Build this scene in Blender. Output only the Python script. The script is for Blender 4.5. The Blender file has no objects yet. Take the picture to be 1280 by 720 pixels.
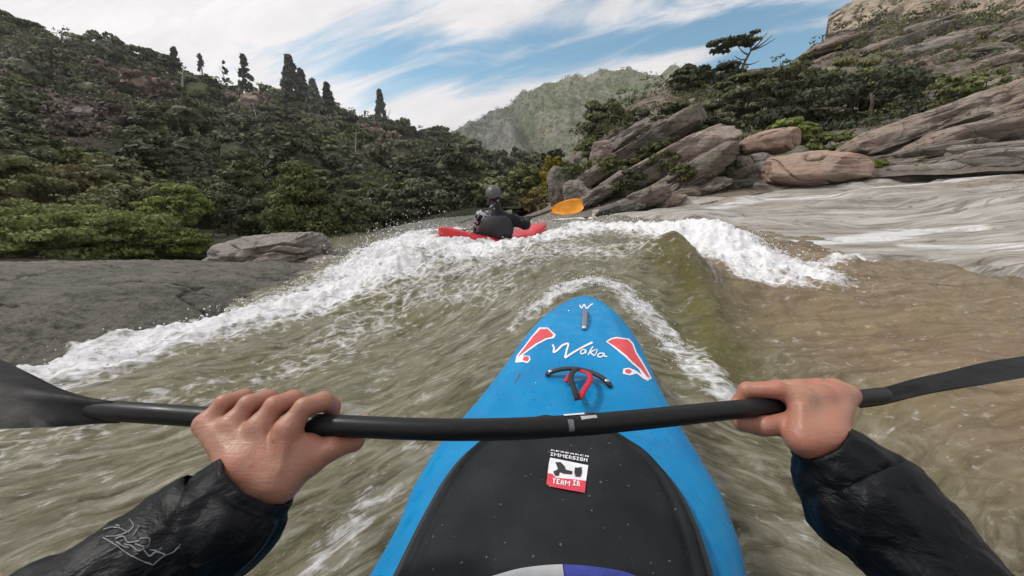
import bpy, math, random
import numpy as np
from mathutils import Vector, geometry
from mathutils.bvhtree import BVHTree

random.seed(7)
SC = bpy.context.scene
COL = SC.collection
F = 480.0                        # focal length in photograph pixels (1280 wide)
PITCH = math.radians(13.47)
CT, ST = math.cos(PITCH), math.sin(PITCH)
CAM = np.array([0.0, 0.0, 0.9])

# ---------------------------------------------------------------- geometry helpers
def ray(px, py):
    u, v = (px - 640) / F, (360 - py) / F
    return np.array([u, CT + v * ST, -ST + v * CT])
def W(px, py, depth):            # point at a depth along the view axis
    return CAM + ray(px, py) * depth
def WR(px, py, r):               # point at a horizontal range
    d = ray(px, py)
    return CAM + d * (r / math.hypot(d[0], d[1]))
def PZ(px, py, z):               # point on a height
    d = ray(px, py)
    return CAM + d * ((z - CAM[2]) / d[2])

def sm(a, b, x):
    t = np.clip((x - a) / (b - a), 0, 1)
    return t * t * (3 - 2 * t)

def _hash(ix, iy, iz, seed):
    h = (ix.astype(np.int64) * 374761393 + iy.astype(np.int64) * 668265263 + iz.astype(np.int64) * 2147483647 + seed * 974634777) & 0xFFFFFFFF
    h = ((h ^ (h >> 13)) * 1274126177) & 0xFFFFFFFF
    h = ((h ^ (h >> 16)) * 2246822519) & 0xFFFFFFFF
    h = h ^ (h >> 15)
    return (h & 0xFFFFFF) / float(0xFFFFFF) * 2 - 1
def noise3(p, seed=0):
    p = np.asarray(p, dtype=np.float64)
    i = np.floor(p).astype(np.int64); f = p - i
    w = f * f * f * (f * (f * 6 - 15) + 10)
    out = 0
    for dx in (0, 1):
        wx = w[..., 0] if dx else 1 - w[..., 0]
        for dy in (0, 1):
            wy = w[..., 1] if dy else 1 - w[..., 1]
            for dz in (0, 1):
                wz = w[..., 2] if dz else 1 - w[..., 2]
                out = out + wx * wy * wz * _hash(i[..., 0] + dx, i[..., 1] + dy, i[..., 2] + dz, seed)
    return out
def fbm(p, octaves=4, seed=0, gain=0.5, ridged=False):
    p = np.asarray(p, dtype=np.float64); a, s, t = 1.0, 0, 0
    for o in range(octaves):
        n = noise3(p * (2.03 ** o) + 13.7 * o, seed + o * 17)
        if ridged: n = 1 - 2 * np.abs(n)
        s = s + a * n; t += a; a *= gain
    return s / t

def set_tags(o, label=None, cat=None, group=None, kind=None):
    if label: o['label'] = label
    if cat: o['category'] = cat
    if group: o['group'] = group
    if kind: o['kind'] = kind
    return o
def empty(name, loc, label, cat, group=None, rz=0):
    o = bpy.data.objects.new(name, None); COL.objects.link(o)
    o.location = loc; o.rotation_euler = (0, 0, rz); o.empty_display_size = 0.1
    return set_tags(o, label, cat, group)
def make_mesh(name, V, faces, mats, smooth=True, mat_idx=None, attrs=None):
    me = bpy.data.meshes.new(name)
    V = np.asarray(V, dtype=np.float32)
    if isinstance(faces, np.ndarray):
        n, k = faces.shape
        me.vertices.add(len(V)); me.vertices.foreach_set('co', V.ravel())
        me.loops.add(n * k); me.loops.foreach_set('vertex_index', faces.astype(np.int32).ravel())
        me.polygons.add(n); me.polygons.foreach_set('loop_start', np.arange(0, n * k, k, dtype=np.int32))
        me.polygons.foreach_set('loop_total', np.full(n, k, dtype=np.int32))
    else:
        me.from_pydata(V.tolist(), [], [tuple(int(i) for i in f) for f in faces])
    me.update(calc_edges=True)
    me.validate()
    if not isinstance(mats, (list, tuple)): mats = [mats]
    for m in mats: me.materials.append(m)
    if len(me.polygons):
        me.polygons.foreach_set('use_smooth', np.full(len(me.polygons), smooth))
        if mat_idx is not None and len(mat_idx) == len(me.polygons):
            me.polygons.foreach_set('material_index', np.asarray(mat_idx, dtype=np.int32))
    for k, a in (attrs or {}).items():
        a = np.asarray(a, dtype=np.float32)
        if a.ndim == 1:
            at = me.attributes.new(k, 'FLOAT', 'POINT'); at.data.foreach_set('value', a)
        else:
            at = me.attributes.new(k, 'FLOAT_VECTOR', 'POINT'); at.data.foreach_set('vector', a.ravel())
    me.update()
    return me
def obj(name, V, faces, mats, parent=None, smooth=True, mat_idx=None, attrs=None):
    V = np.asarray(V, dtype=np.float64)
    if parent is not None:                     # vertices come in world space, the parent is an Empty with its own frame
        V = V - np.array(parent_loc(parent))
    o = bpy.data.objects.new(name, make_mesh(name, V, faces, mats, smooth, mat_idx, attrs))
    COL.objects.link(o)
    if parent is not None: o.parent = parent
    return o
def parent_loc(p):
    l = np.zeros(3)
    while p is not None:
        l += np.array(p.location); p = p.parent
    return l
class Acc:                                      # collects triangles and quads of several shapes into one mesh
    def __init__(s): s.V = []; s.Fc = []; s.M = []; s.n = 0
    def add(s, V, faces, m=0):
        V = np.asarray(V, dtype=np.float64)
        s.V.append(V)
        s.Fc += [tuple(int(i) + s.n for i in f) for f in faces]; s.M += [m] * len(faces); s.n += len(V)
    def build(s, name, mats, parent=None, smooth=True):
        if not s.V: print('EMPTY', name); return None
        return obj(name, np.concatenate(s.V), s.Fc, mats, parent, smooth, s.M)

def grid_faces(nu, nv, wrap=False):
    i = np.arange(nu if wrap else nu - 1); j = np.arange(nv - 1)
    I, J = np.meshgrid(i, j, indexing='ij'); I2 = (I + 1) % nu
    return np.stack([I * nv + J, I2 * nv + J, I2 * nv + J + 1, I * nv + J + 1], -1).reshape(-1, 4)
def interp_cols(x, xs, ys):                     # monotone-ish cubic through control values, ys (n, ...) at xs
    xs = np.asarray(xs, float); ys = np.asarray(ys, float)
    m = np.gradient(ys, xs, axis=0)
    i = np.clip(np.searchsorted(xs, x) - 1, 0, len(xs) - 2)
    h = (xs[i + 1] - xs[i]); t = np.clip((x - xs[i]) / h, 0, 1)
    sh = (len(t),) + (1,) * (ys.ndim - 1)
    t = t.reshape(sh); h = h.reshape(sh)
    d = (ys[i + 1] - ys[i]) / h
    m0 = np.where(np.sign(m[i]) == np.sign(d), np.sign(m[i]) * np.minimum(abs(m[i]), 3 * abs(d)), 0)
    m1 = np.where(np.sign(m[i + 1]) == np.sign(d), np.sign(m[i + 1]) * np.minimum(abs(m[i + 1]), 3 * abs(d)), 0)
    return ((2*t**3 - 3*t**2 + 1) * ys[i] + (t**3 - 2*t**2 + t) * h * m0 + (-2*t**3 + 3*t**2) * ys[i + 1] + (t**3 - t**2) * h * m1)
class Loft:
    """terrain sheet through columns of (px, [(py, range), ...]); behind: how it falls away past its last level"""
    def __init__(s, cols, nu, nv, behind=None, dens=None):
        cx = np.array([c[0] for c in cols], float)
        P = np.array([[WR(c[0], py, r) for py, r in c[1]] for c in cols])       # C, L, 3
        A = np.stack([np.arctan2(P[..., 0], P[..., 1]), np.log(np.hypot(P[..., 0], P[..., 1])), P[..., 2]], -1)
        if behind:
            for fr, dz in behind:
                b = A[:, -1].copy(); b[:, 1] += math.log(fr); b[:, 2] = b[:, 2] * (1 if dz > -900 else 0) + dz * (A[:, -1, 2] + 2) 
                A = np.concatenate([A, b[:, None]], 1)
        L = A.shape[1]
        u = np.linspace(cx[0], cx[-1], nu)
        B = interp_cols(u, cx, A)
        t = np.linspace(0, L - 1, nv)
        if dens is not None: t = np.interp(np.linspace(0, 1, nv), np.linspace(0, 1, len(dens)), dens)
        D = interp_cols(t, np.arange(L), np.swapaxes(B, 0, 1))
        D = np.swapaxes(D, 0, 1)
        r = np.exp(D[..., 1])
        s.G = np.stack([np.sin(D[..., 0]) * r, np.cos(D[..., 0]) * r, D[..., 2]], -1)
        s.r = r; s.u = u; s.t = t; s.nu, s.nv = nu, nv
    def faces(s): return grid_faces(s.nu, s.nv)
    def at(s, px, t):
        i = np.clip(np.interp(px, s.u, np.arange(s.nu)), 0, s.nu - 1.001); j = np.clip(np.interp(t, s.t, np.arange(s.nv)), 0, s.nv - 1.001)
        i0, j0 = int(i), int(j); a, b = i - i0, j - j0
        G = s.G
        return (G[i0, j0] * (1-a) * (1-b) + G[i0+1, j0] * a * (1-b) + G[i0, j0+1] * (1-a) * b + G[i0+1, j0+1] * a * b)

def frame_path(P):
    P = np.asarray(P, float); T = np.gradient(P, axis=0); T /= np.linalg.norm(T, axis=1)[:, None]
    up = np.array([0, 0, 1.0]) if abs(T[0][2]) < 0.9 else np.array([1.0, 0, 0])
    N = []; n = np.cross(T[0], up); n /= np.linalg.norm(n)
    for t in T:
        n = n - t * n.dot(t); n /= np.linalg.norm(n); N.append(n.copy())
    N = np.array(N); return P, T, N, np.cross(T, N)
def tube(P, R, k=12, caps=True):
    P, T, N, B = frame_path(P); R = np.broadcast_to(np.asarray(R, float), (len(P),))
    a = np.linspace(0, 2 * np.pi, k, endpoint=False)
    V = P[:, None] + R[:, None, None] * (np.cos(a)[None, :, None] * N[:, None] + np.sin(a)[None, :, None] * B[:, None])
    n = len(P); fc = []
    for i in range(n - 1):
        for j in range(k):
            fc.append((i*k+j, i*k+(j+1) % k, (i+1)*k+(j+1) % k, (i+1)*k+j))
    V = V.reshape(-1, 3)
    if caps:
        fc.append(tuple(range(k - 1, -1, -1))); fc.append(tuple((n-1)*k + j for j in range(k)))
    return V, fc
def smooth_path(P, n):
    P = np.asarray(P, float); d = np.r_[0, np.cumsum(np.linalg.norm(np.diff(P[:, :3], axis=0), axis=1))]
    m = np.gradient(P, d, axis=0); x = np.linspace(0, d[-1], n)
    i = np.clip(np.searchsorted(d, x) - 1, 0, len(d) - 2); h = (d[i+1] - d[i])[:, None]; t = ((x - d[i]))[:, None] / h
    return (2*t**3-3*t**2+1)*P[i] + (t**3-2*t**2+t)*h*m[i] + (-2*t**3+3*t**2)*P[i+1] + (t**3-t**2)*h*m[i+1]

# ---------------------------------------------------------------- signed-distance bodies meshed with surface nets
def sd_cone(Q, a, b, ra, rb):
    a = np.asarray(a, np.float32); b = np.asarray(b, np.float32); ab = b - a
    t = np.clip(((Q - a) @ ab) / float(ab @ ab + 1e-12), 0, 1)
    return np.linalg.norm(Q - a - t[..., None] * ab, axis=-1) - (ra + (rb - ra) * t)
def sd_ell(Q, c, r, R=None):
    q = Q - np.asarray(c, np.float32)
    if R is not None: q = q @ np.asarray(R, np.float32)
    r = np.asarray(r, np.float32)
    k0 = np.linalg.norm(q / r, axis=-1); k1 = np.linalg.norm(q / (r * r), axis=-1) + 1e-9
    return k0 * (k0 - 1) / k1
def smin(a, b, k):
    h = np.clip(0.5 + 0.5 * (b - a) / k, 0, 1)
    return b + (a - b) * h - k * h * (1 - h)
def surface_nets(Fd, org, h):
    s = Fd < 0; nx, ny, nz = Fd.shape
    c = np.zeros((nx-1, ny-1, nz-1), np.int8)
    for dx in (0, 1):
        for dy in (0, 1):
            for dz in (0, 1):
                c += s[dx:nx-1+dx, dy:ny-1+dy, dz:nz-1+dz]
    cells = np.argwhere((c > 0) & (c < 8)); idx = -np.ones(c.shape, np.int64)
    idx[tuple(cells.T)] = np.arange(len(cells))
    acc = np.zeros((len(cells), 3)); cnt = np.zeros(len(cells))
    cor = [(a, b, d) for a in (0, 1) for b in (0, 1) for d in (0, 1)]
    for p in cor:
        for ax in range(3):
            if p[ax]: continue
            q = list(p); q[ax] = 1
            fa = Fd[tuple((cells + p).T)]; fb = Fd[tuple((cells + q).T)]
            m = (fa < 0) != (fb < 0)
            t = fa / (fa - fb + 1e-12)
            pt = np.tile(np.array(p, float), (len(cells), 1)); pt[:, ax] += t
            acc[m] += pt[m]; cnt[m] += 1
    V = (cells + acc / cnt[:, None]) * h + org
    fc = []
    for ax in range(3):
        a1, a2 = (ax + 1) % 3, (ax + 2) % 3
        sl0 = [slice(None)] * 3; sl1 = [slice(None)] * 3
        sl0[ax] = slice(0, -1); sl1[ax] = slice(1, None)
        s0 = s[tuple(sl0)]; s1 = s[tuple(sl1)]
        e = np.argwhere(s0 != s1)
        lim = np.array(c.shape)
        ok = (e[:, a1] > 0) & (e[:, a2] > 0) & (e[:, a1] < lim[a1]) & (e[:, a2] < lim[a2]) & (e[:, ax] < lim[ax])
        e = e[ok]; flip = s1[tuple(e.T)]
        def g(d1, d2):
            q = e.copy(); q[:, a1] += d1; q[:, a2] += d2
            return idx[tuple(q.T)]
        quad = np.stack([g(-1, -1), g(0, -1), g(0, 0), g(-1, 0)], -1)
        quad[flip] = quad[flip][:, ::-1]
        fc.append(quad)
    return V, np.concatenate(fc)
def sdf_mesh(fn, lo, hi, h, relax=2):
    lo = np.asarray(lo, float); n = np.ceil((np.asarray(hi) - lo) / h).astype(int) + 1
    ax = [lo[i] + np.arange(n[i]) * h for i in range(3)]
    out = np.empty(tuple(n), np.float32)
    for i in range(0, n[0], 24):
        Q = np.stack(np.meshgrid(ax[0][i:i+24], ax[1], ax[2], indexing='ij'), -1).astype(np.float32)
        out[i:i+24] = fn(Q)
    V, fc = surface_nets(out, lo, h)
    for _ in range(relax):
        S = np.zeros_like(V); C = np.zeros(len(V))
        for k in range(4):
            np.add.at(S, fc[:, k], V[fc[:, (k+1) % 4]]); np.add.at(C, fc[:, k], 1)
            np.add.at(S, fc[:, k], V[fc[:, (k+3) % 4]]); np.add.at(C, fc[:, k], 1)
        V = V * 0.4 + 0.6 * S / C[:, None]
    return V, fc

# ---------------------------------------------------------------- materials
class NT:
    def __init__(s, name):
        s.m = bpy.data.materials.new(name); s.m.use_nodes = True; s.t = s.m.node_tree; s.t.nodes.clear()
        s.out = s.n('ShaderNodeOutputMaterial'); s.b = s.n('ShaderNodeBsdfPrincipled')
        s.t.links.new(s.b.outputs[0], s.out.inputs[0])
    def n(s, typ, props=None, **inp):
        nd = s.t.nodes.new(typ)
        for k, v in (props or {}).items(): setattr(nd, k, v)
        for k, v in inp.items(): s.set(nd, k, v)
        return nd
    def set(s, nd, k, v):
        key = k.replace('_', ' ') if isinstance(k, str) else k
        sk = None
        if isinstance(key, str):
            if key[0] == 'i' and key[1:].isdigit(): sk = nd.inputs[int(key[1:])]
            else: sk = nd.inputs[key]
        if hasattr(v, 'is_linked') or hasattr(v, 'links'): s.t.links.new(v, sk)
        elif hasattr(v, 'outputs'): s.t.links.new(v.outputs[0], sk)
        else:
            if isinstance(v, (tuple, list)) and len(v) == 3 and sk.type == 'RGBA': v = (*v, 1)
            sk.default_value = v
    def math(s, op, a, b=None, c=None, clamp=False):
        nd = s.n('ShaderNodeMath', {'operation': op, 'use_clamp': clamp})
        for i, v in enumerate((a, b, c)):
            if v is not None: s.set(nd, 'i%d' % i, v)
        return nd.outputs[0]
    def noise(s, vec, scale, detail=4, rough=0.55, dist=0.0):
        nd = s.n('ShaderNodeTexNoise', None, Scale=scale, Detail=detail, Roughness=rough, Distortion=dist)
        if vec is not None: s.set(nd, 'Vector', vec)
        return nd.outputs[0]
    def ramp(s, fac, stops, interp='LINEAR'):
        nd = s.n('ShaderNodeValToRGB'); s.set(nd, 'Fac', fac); cr = nd.color_ramp; cr.interpolation = interp
        while len(cr.elements) < len(stops): cr.elements.new(0.5)
        for e, (p, c) in zip(cr.elements, stops):
            e.position = p; e.color = (*c, 1) if isinstance(c, (tuple, list)) else (c, c, c, 1)
        return nd.outputs[0]
    def mix(s, fac, a, b, mode='MIX'):
        nd = s.n('ShaderNodeMix', {'data_type': 'RGBA', 'blend_type': mode})
        s.set(nd, 'i0', fac)
        for i, v in ((6, a), (7, b)): s.set(nd, 'i%d' % i, v)
        return nd.outputs[2]
    def maprange(s, v, a, b, c=0.0, d=1.0):
        nd = s.n('ShaderNodeMapRange', {'clamp': True})
        for i, x in enumerate((v, a, b, c, d)): s.set(nd, 'i%d' % i, x)
        return nd.outputs[0]
    def coord(s, kind='Object'): return s.n('ShaderNodeTexCoord').outputs[kind]
    def scaled(s, vec, sc, rot=(0, 0, 0)):
        nd = s.n('ShaderNodeMapping'); s.set(nd, 'Vector', vec); s.set(nd, 'Scale', sc); s.set(nd, 'Rotation', rot); return nd.outputs[0]
    def attr(s, name, out='Fac'): return s.n('ShaderNodeAttribute', {'attribute_name': name}).outputs[out]
    def bump(s, h, strength=0.3, dist=0.01):
        nd = s.n('ShaderNodeBump', None, Strength=strength, Distance=dist, Height=h); s.t.links.new(nd.outputs[0], s.b.inputs['Normal']); return nd
    def P(s, **k):
        for a, v in k.items(): s.set(s.b, a, v)
        return s.m

def m_simple(name, col, rough=0.5, var=0.15, scale=30, bump=0.0, bscale=80, metal=0.0, coat=0.0, spec=0.5):
    t = NT(name); c = t.coord()
    f = t.noise(c, scale, 5)
    lo = tuple(x * (1 - var) for x in col); hi = tuple(min(1, x * (1 + var)) for x in col)
    cc = t.ramp(f, [(0.3, lo), (0.7, hi)])
    if bump: t.bump(t.noise(c, bscale, 4), bump, 0.004)
    r2 = t.maprange(t.noise(c, scale * 2.3, 4), 0.3, 0.7, max(0.02, rough - 0.08), min(1, rough + 0.1))
    t.P(Base_Color=cc, Roughness=r2, Metallic=metal, Coat_Weight=coat, Specular_IOR_Level=spec)
    return t.m

def m_rock(name, base=(0.27, 0.23, 0.195), dark=(0.10, 0.09, 0.08), warm=(0.32, 0.22, 0.16), scale=1.0, rough=0.75, warmth=0.5, bands=0.4, stain=0.5, lichen=0.0, coord='Object', spec=0.35, crk=0.25):
    t = NT(name); c = t.coord(coord)
    big = t.noise(c, 0.9 * scale, 6, 0.6); mid = t.noise(c, 4.5 * scale, 7, 0.65); fine = t.noise(c, 45 * scale, 5, 0.7)
    strat = t.noise(t.scaled(c, (0.5 * scale, 0.5 * scale, 7 * scale), (0.35, 0.25, 0)), 1.0, 6, 0.6, 0.6)
    col = t.mix(t.maprange(big, 0.38, 0.62, 0, warmth), base, warm)
    col = t.mix(t.maprange(mid, 0.45, 0.75, 0, stain), col, dark)
    col = t.mix(t.maprange(strat, 0.5, 0.68, 0, bands), col, dark)
    g = t.maprange(fine, 0.3, 0.7, 0.72, 1.25)
    gv = t.n('ShaderNodeCombineColor'); 
    for i in range(3): t.set(gv, 'i%d' % i, g)
    col = t.mix(1.0, col, gv.outputs[0], 'MULTIPLY')
    if lichen: col = t.mix(t.maprange(t.noise(c, 2.2 * scale, 6, 0.7), 0.52, 0.62, 0, lichen), col, (0.10, 0.11, 0.055))
    vor = t.n('ShaderNodeTexVoronoi', {'feature': 'DISTANCE_TO_EDGE'}, Scale=0.9 * scale)
    wv = t.n('ShaderNodeVectorMath', {'operation': 'ADD'}); t.set(wv, 'i0', t.scaled(c, (1, 1, 3))); 
    wn = t.n('ShaderNodeTexNoise', None, Scale=1.5 * scale, Detail=4.0); t.set(wn, 'Vector', c); t.t.links.new(wn.outputs['Color'], wv.inputs[1])
    t.t.links.new(wv.outputs[0], vor.inputs['Vector'])
    crack = t.maprange(vor.outputs[0], 0.0, 0.035, 0, 1)
    h = t.math('ADD', t.math('MULTIPLY', mid, 0.5), t.math('MULTIPLY', fine, 0.16))
    h = t.math('ADD', h, t.math('MULTIPLY', strat, 0.5)); h = t.math('ADD', h, t.math('MULTIPLY', crack, crk))
    t.bump(h, 1.0, 0.16 / scale)
    t.P(Base_Color=col, Roughness=rough, Specular_IOR_Level=spec)
    return t.m

def m_leaf(name, a, b, c2=None, trans=0.15):
    t = NT(name); g = t.n('ShaderNodeNewGeometry'); oi = t.n('ShaderNodeObjectInfo')
    tone = t.math('FRACT', t.math('ADD', t.attr('tone'), oi.outputs['Random']))
    fac = t.math('ADD', t.math('MULTIPLY', g.outputs['Random Per Island'], 0.55), t.math('MULTIPLY', tone, 0.45))
    col = t.ramp(fac, [(0.08, a), (0.6, b), (0.95, c2 or b)])
    hsv = t.n('ShaderNodeHueSaturation'); t.set(hsv, 'Color', col)
    t.set(hsv, 'Hue', t.maprange(tone, 0, 1, 0.475, 0.515)); t.set(hsv, 'Value', t.maprange(t.math('FRACT', t.math('MULTIPLY', tone, 3.7)), 0, 1, 0.75, 1.55))
    t.set(hsv, 'Saturation', t.maprange(t.math('FRACT', t.math('MULTIPLY', tone, 7.3)), 0, 1, 0.65, 1.1))
    tr = t.n('ShaderNodeBsdfTranslucent'); t.set(tr, 'Color', hsv.outputs[0])
    mx = t.n('ShaderNodeMixShader'); t.set(mx, 'i0', trans); t.t.links.new(t.b.outputs[0], mx.inputs[1]); t.t.links.new(tr.outputs[0], mx.inputs[2])
    t.t.links.new(mx.outputs[0], t.out.inputs[0])
    t.P(Base_Color=hsv.outputs[0], Roughness=0.7, Specular_IOR_Level=0.2)
    return t.m

M = {}
M['pink_rock'] = m_rock('pinkish_boulder', (0.37, 0.28, 0.225), (0.15, 0.12, 0.10), (0.40, 0.26, 0.195), 1.6, warmth=0.8, bands=0.15, stain=0.35, crk=0.1)
M['granite'] = m_rock('pale_granite', (0.29, 0.27, 0.25), (0.09, 0.085, 0.08), (0.30, 0.235, 0.19), 1.0, warmth=0.55, lichen=0.25)
M['tan_rock'] = m_rock('tan_granite', (0.31, 0.27, 0.235), (0.095, 0.085, 0.076), (0.33, 0.225, 0.175), 1.8, warmth=0.75, bands=0.45, stain=0.65)
def m_ledge():
    t = NT('wet_ledge_rock'); c = t.coord()
    a = t.noise(c, 0.9, 6, 0.6); b = t.noise(t.scaled(c, (3, 9, 14)), 1.0, 7, 0.68, 0.5); f = t.noise(c, 34, 6, 0.75); m = t.noise(c, 6, 6, 0.7)
    col = t.ramp(m, [(0.32, (0.035, 0.033, 0.024)), (0.5, (0.085, 0.08, 0.06)), (0.68, (0.15, 0.142, 0.115))])
    col = t.mix(t.maprange(a, 0.46, 0.60, 0, 0.75), col, (0.20, 0.19, 0.16))  # broad pale patches: top-lit brightness put into the rock colour
    col = t.mix(t.maprange(b, 0.52, 0.66, 0, 0.8), col, (0.028, 0.027, 0.022))
    col = t.mix(t.maprange(f, 0.56, 0.7, 0, 0.5), col, (0.25, 0.25, 0.23))
    t.bump(t.math('ADD', t.math('ADD', m, t.math('MULTIPLY', f, 0.3)), t.math('MULTIPLY', b, 0.6)), 1.0, 0.09)
    t.P(Base_Color=col, Roughness=t.maprange(a, 0.4, 0.6, 0.38, 0.75), Specular_IOR_Level=0.35); return t.m
M['ledge'] = m_ledge()
M['dark_rock'] = m_rock('dark_wet_rock', (0.085, 0.086, 0.076), (0.02, 0.022, 0.018), (0.10, 0.088, 0.065), 1.6, rough=0.6, warmth=0.6, bands=0.6, stain=0.85, spec=0.25, lichen=0.5, crk=0.04)
M['slab_rock'] = m_rock('dark_slab_rock', (0.20, 0.185, 0.165), (0.055, 0.05, 0.046), (0.25, 0.185, 0.145), 1.2, warmth=0.7, bands=0.55, stain=0.6, lichen=0.5)
M['cliff'] = m_rock('pale_cliff', (0.5, 0.44, 0.36), (0.24, 0.2, 0.17), (0.5, 0.38, 0.28), 0.12, warmth=0.6, bands=0.2)
M['bark'] = m_simple('bark', (0.11, 0.085, 0.065), 0.85, 0.4, 12, 0.6, 30)
M['pale_bark'] = m_simple('pale_bark', (0.34, 0.31, 0.27), 0.8, 0.3, 12, 0.5, 30)
M['leaf_bright'] = m_leaf('leaves_fresh_green', (0.075, 0.095, 0.028), (0.155, 0.195, 0.058), (0.25, 0.26, 0.085), 0.25)
M['leaf_olive'] = m_leaf('leaves_olive', (0.06, 0.07, 0.03), (0.115, 0.125, 0.05), (0.17, 0.16, 0.07))
M['leaf_dark'] = m_leaf('leaves_dark', (0.036, 0.048, 0.022), (0.08, 0.098, 0.042), (0.125, 0.13, 0.06), 0.1)
M['leaf_grey'] = m_leaf('leaves_grey_green', (0.08, 0.088, 0.052), (0.13, 0.135, 0.08), (0.18, 0.17, 0.115), 0.1)
M['leaf_yellow'] = m_leaf('leaves_yellow', (0.11, 0.10, 0.02), (0.21, 0.18, 0.035), (0.26, 0.2, 0.05), 0.25)
M['leaf_rust'] = m_leaf('twigs_rust', (0.10, 0.08, 0.062), (0.165, 0.125, 0.10), (0.21, 0.17, 0.14), 0.05)
M['leaf_far'] = m_leaf('far_scrub', (0.10, 0.125, 0.065), (0.16, 0.185, 0.10), (0.2, 0.2, 0.13), 0.1)
M['needle'] = m_leaf('pine_needles', (0.07, 0.075, 0.06), (0.13, 0.135, 0.11), (0.17, 0.17, 0.14), 0.1)
# ---------------------------------------------------------------- world, sun, camera
def build_world():
    w = bpy.data.worlds.new('World'); SC.world = w; w.use_nodes = True
    t = w.node_tree; t.nodes.clear()
    class X(NT):
        def __init__(s): s.t = t
    s = X()
    out = s.n('ShaderNodeOutputWorld'); bg = s.n('ShaderNodeBackground')
    t.links.new(bg.outputs[0], out.inputs[0])
    sky = s.n('ShaderNodeTexSky', {'sky_type': 'NISHITA', 'sun_disc': False, 'sun_elevation': SUN_EL, 'sun_rotation': SUN_ROT, 'air_density': 1.0, 'dust_density': 0.6, 'ozone_density': 2.0})
    d = s.n('ShaderNodeNewGeometry').outputs['Incoming']
    neg = s.n('ShaderNodeVectorMath', {'operation': 'SCALE'}); s.set(neg, 'i0', d); neg.inputs['Scale'].default_value = -1.0
    xyz = s.n('ShaderNodeSeparateXYZ'); t.links.new(neg.outputs[0], xyz.inputs[0])
    x, y, z = xyz.outputs
    yy = s.math('MAXIMUM', s.math('ABSOLUTE', y), 0.35)
    U = s.math('DIVIDE', x, yy); V = s.math('DIVIDE', z, yy)
    def blob(U0, V0, a, b, k, amp):
        du = s.math('SUBTRACT', U, U0); dv = s.math('SUBTRACT', s.math('SUBTRACT', V, V0), s.math('MULTIPLY', du, k))
        e = s.math('ADD', s.math('POWER', s.math('ABSOLUTE', s.math('DIVIDE', du, a)), 2.0), s.math('POWER', s.math('ABSOLUTE', s.math('DIVIDE', dv, b)), 2.0))
        return s.math('MULTIPLY', s.math('EXPONENT', s.math('MULTIPLY', e, -1.0)), amp)
    def cmb(a, b):
        c = s.n('ShaderNodeCombineXYZ'); s.set(c, 'i0', a); s.set(c, 'i1', b); return c.outputs[0]
    Vs = s.math('SUBTRACT', V, s.math('MULTIPLY', U, 0.26))
    n1 = s.noise(cmb(s.math('MULTIPLY', U, 1.6), s.math('MULTIPLY', Vs, 8.0)), 1.6, 9, 0.62, 0.7)
    n2 = s.noise(cmb(s.math('MULTIPLY', U, 3.0), s.math('MULTIPLY', Vs, 7.0)), 1.5, 6, 0.6, 0.5)
    acc = None
    for a in [(0.22, 0.325, 0.50, 0.085, 0.10, 1.0), (-0.33, 0.32, 0.22, 0.075, 0.1, 0.52), (-0.06, 0.19, 0.22, 0.028, 0.24, 0.85),
              (0.72, 0.335, 0.28, 0.09, 0.1, 0.8), (0.1, 0.44, 0.55, 0.03, 0.05, 0.35), (-0.12, 0.12, 0.12, 0.025, 0.1, 0.8)]:
        b = blob(*a); acc = b if acc is None else s.math('ADD', acc, b)
    band = blob(0.12, 0.245, 0.55, 0.03, 0.24, 0.85)
    acc = s.math('SUBTRACT', acc, band)
    b = s.math('ADD', acc, s.math('MULTIPLY', s.math('SUBTRACT', n1, 0.5), 2.2))
    mask = s.maprange(b, 0.12, 0.95, 1.0, 0.0)       # 1 = cloud
    nd = [n for n in t.nodes if n.type == 'MAP_RANGE'][-1]; nd.interpolation_type = 'SMOOTHSTEP'
    lum = s.maprange(n2, 0.3, 0.7, 0.82, 1.03)
    cl = s.n('ShaderNodeMix', {'data_type': 'RGBA', 'blend_type': 'MULTIPLY'}); s.set(cl, 'i0', 1.0); s.set(cl, 'i6', (0.93, 0.90, 0.905))
    cc = s.n('ShaderNodeCombineColor'); [s.set(cc, 'i%d' % i, lum) for i in range(3)]; t.links.new(cc.outputs[0], cl.inputs[7])
    glare = blob(-0.9, 0.5, 0.9, 0.5, 0.0, 0.12)
    clg = s.n('ShaderNodeVectorMath', {'operation': 'SCALE'}); t.links.new(cl.outputs[2], clg.inputs[0]); t.links.new(s.math('ADD', glare, 1.0), clg.inputs['Scale'])
    skv = s.n('ShaderNodeVectorMath', {'operation': 'MULTIPLY'}); t.links.new(sky.outputs[0], skv.inputs[0]); skv.inputs[1].default_value = SKYK
    mx = s.n('ShaderNodeMix', {'data_type': 'RGBA'}); s.set(mx, 'i0', mask); t.links.new(skv.outputs[0], mx.inputs[6]); 
    sc = s.n('ShaderNodeVectorMath', {'operation': 'SCALE'}); t.links.new(clg.outputs[0], sc.inputs[0]); sc.inputs['Scale'].default_value = CLOUD / BGS
    t.links.new(sc.outputs[0], mx.inputs[7])
    t.links.new(mx.outputs[2], bg.inputs[0]); bg.inputs[1].default_value = BGS

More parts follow.
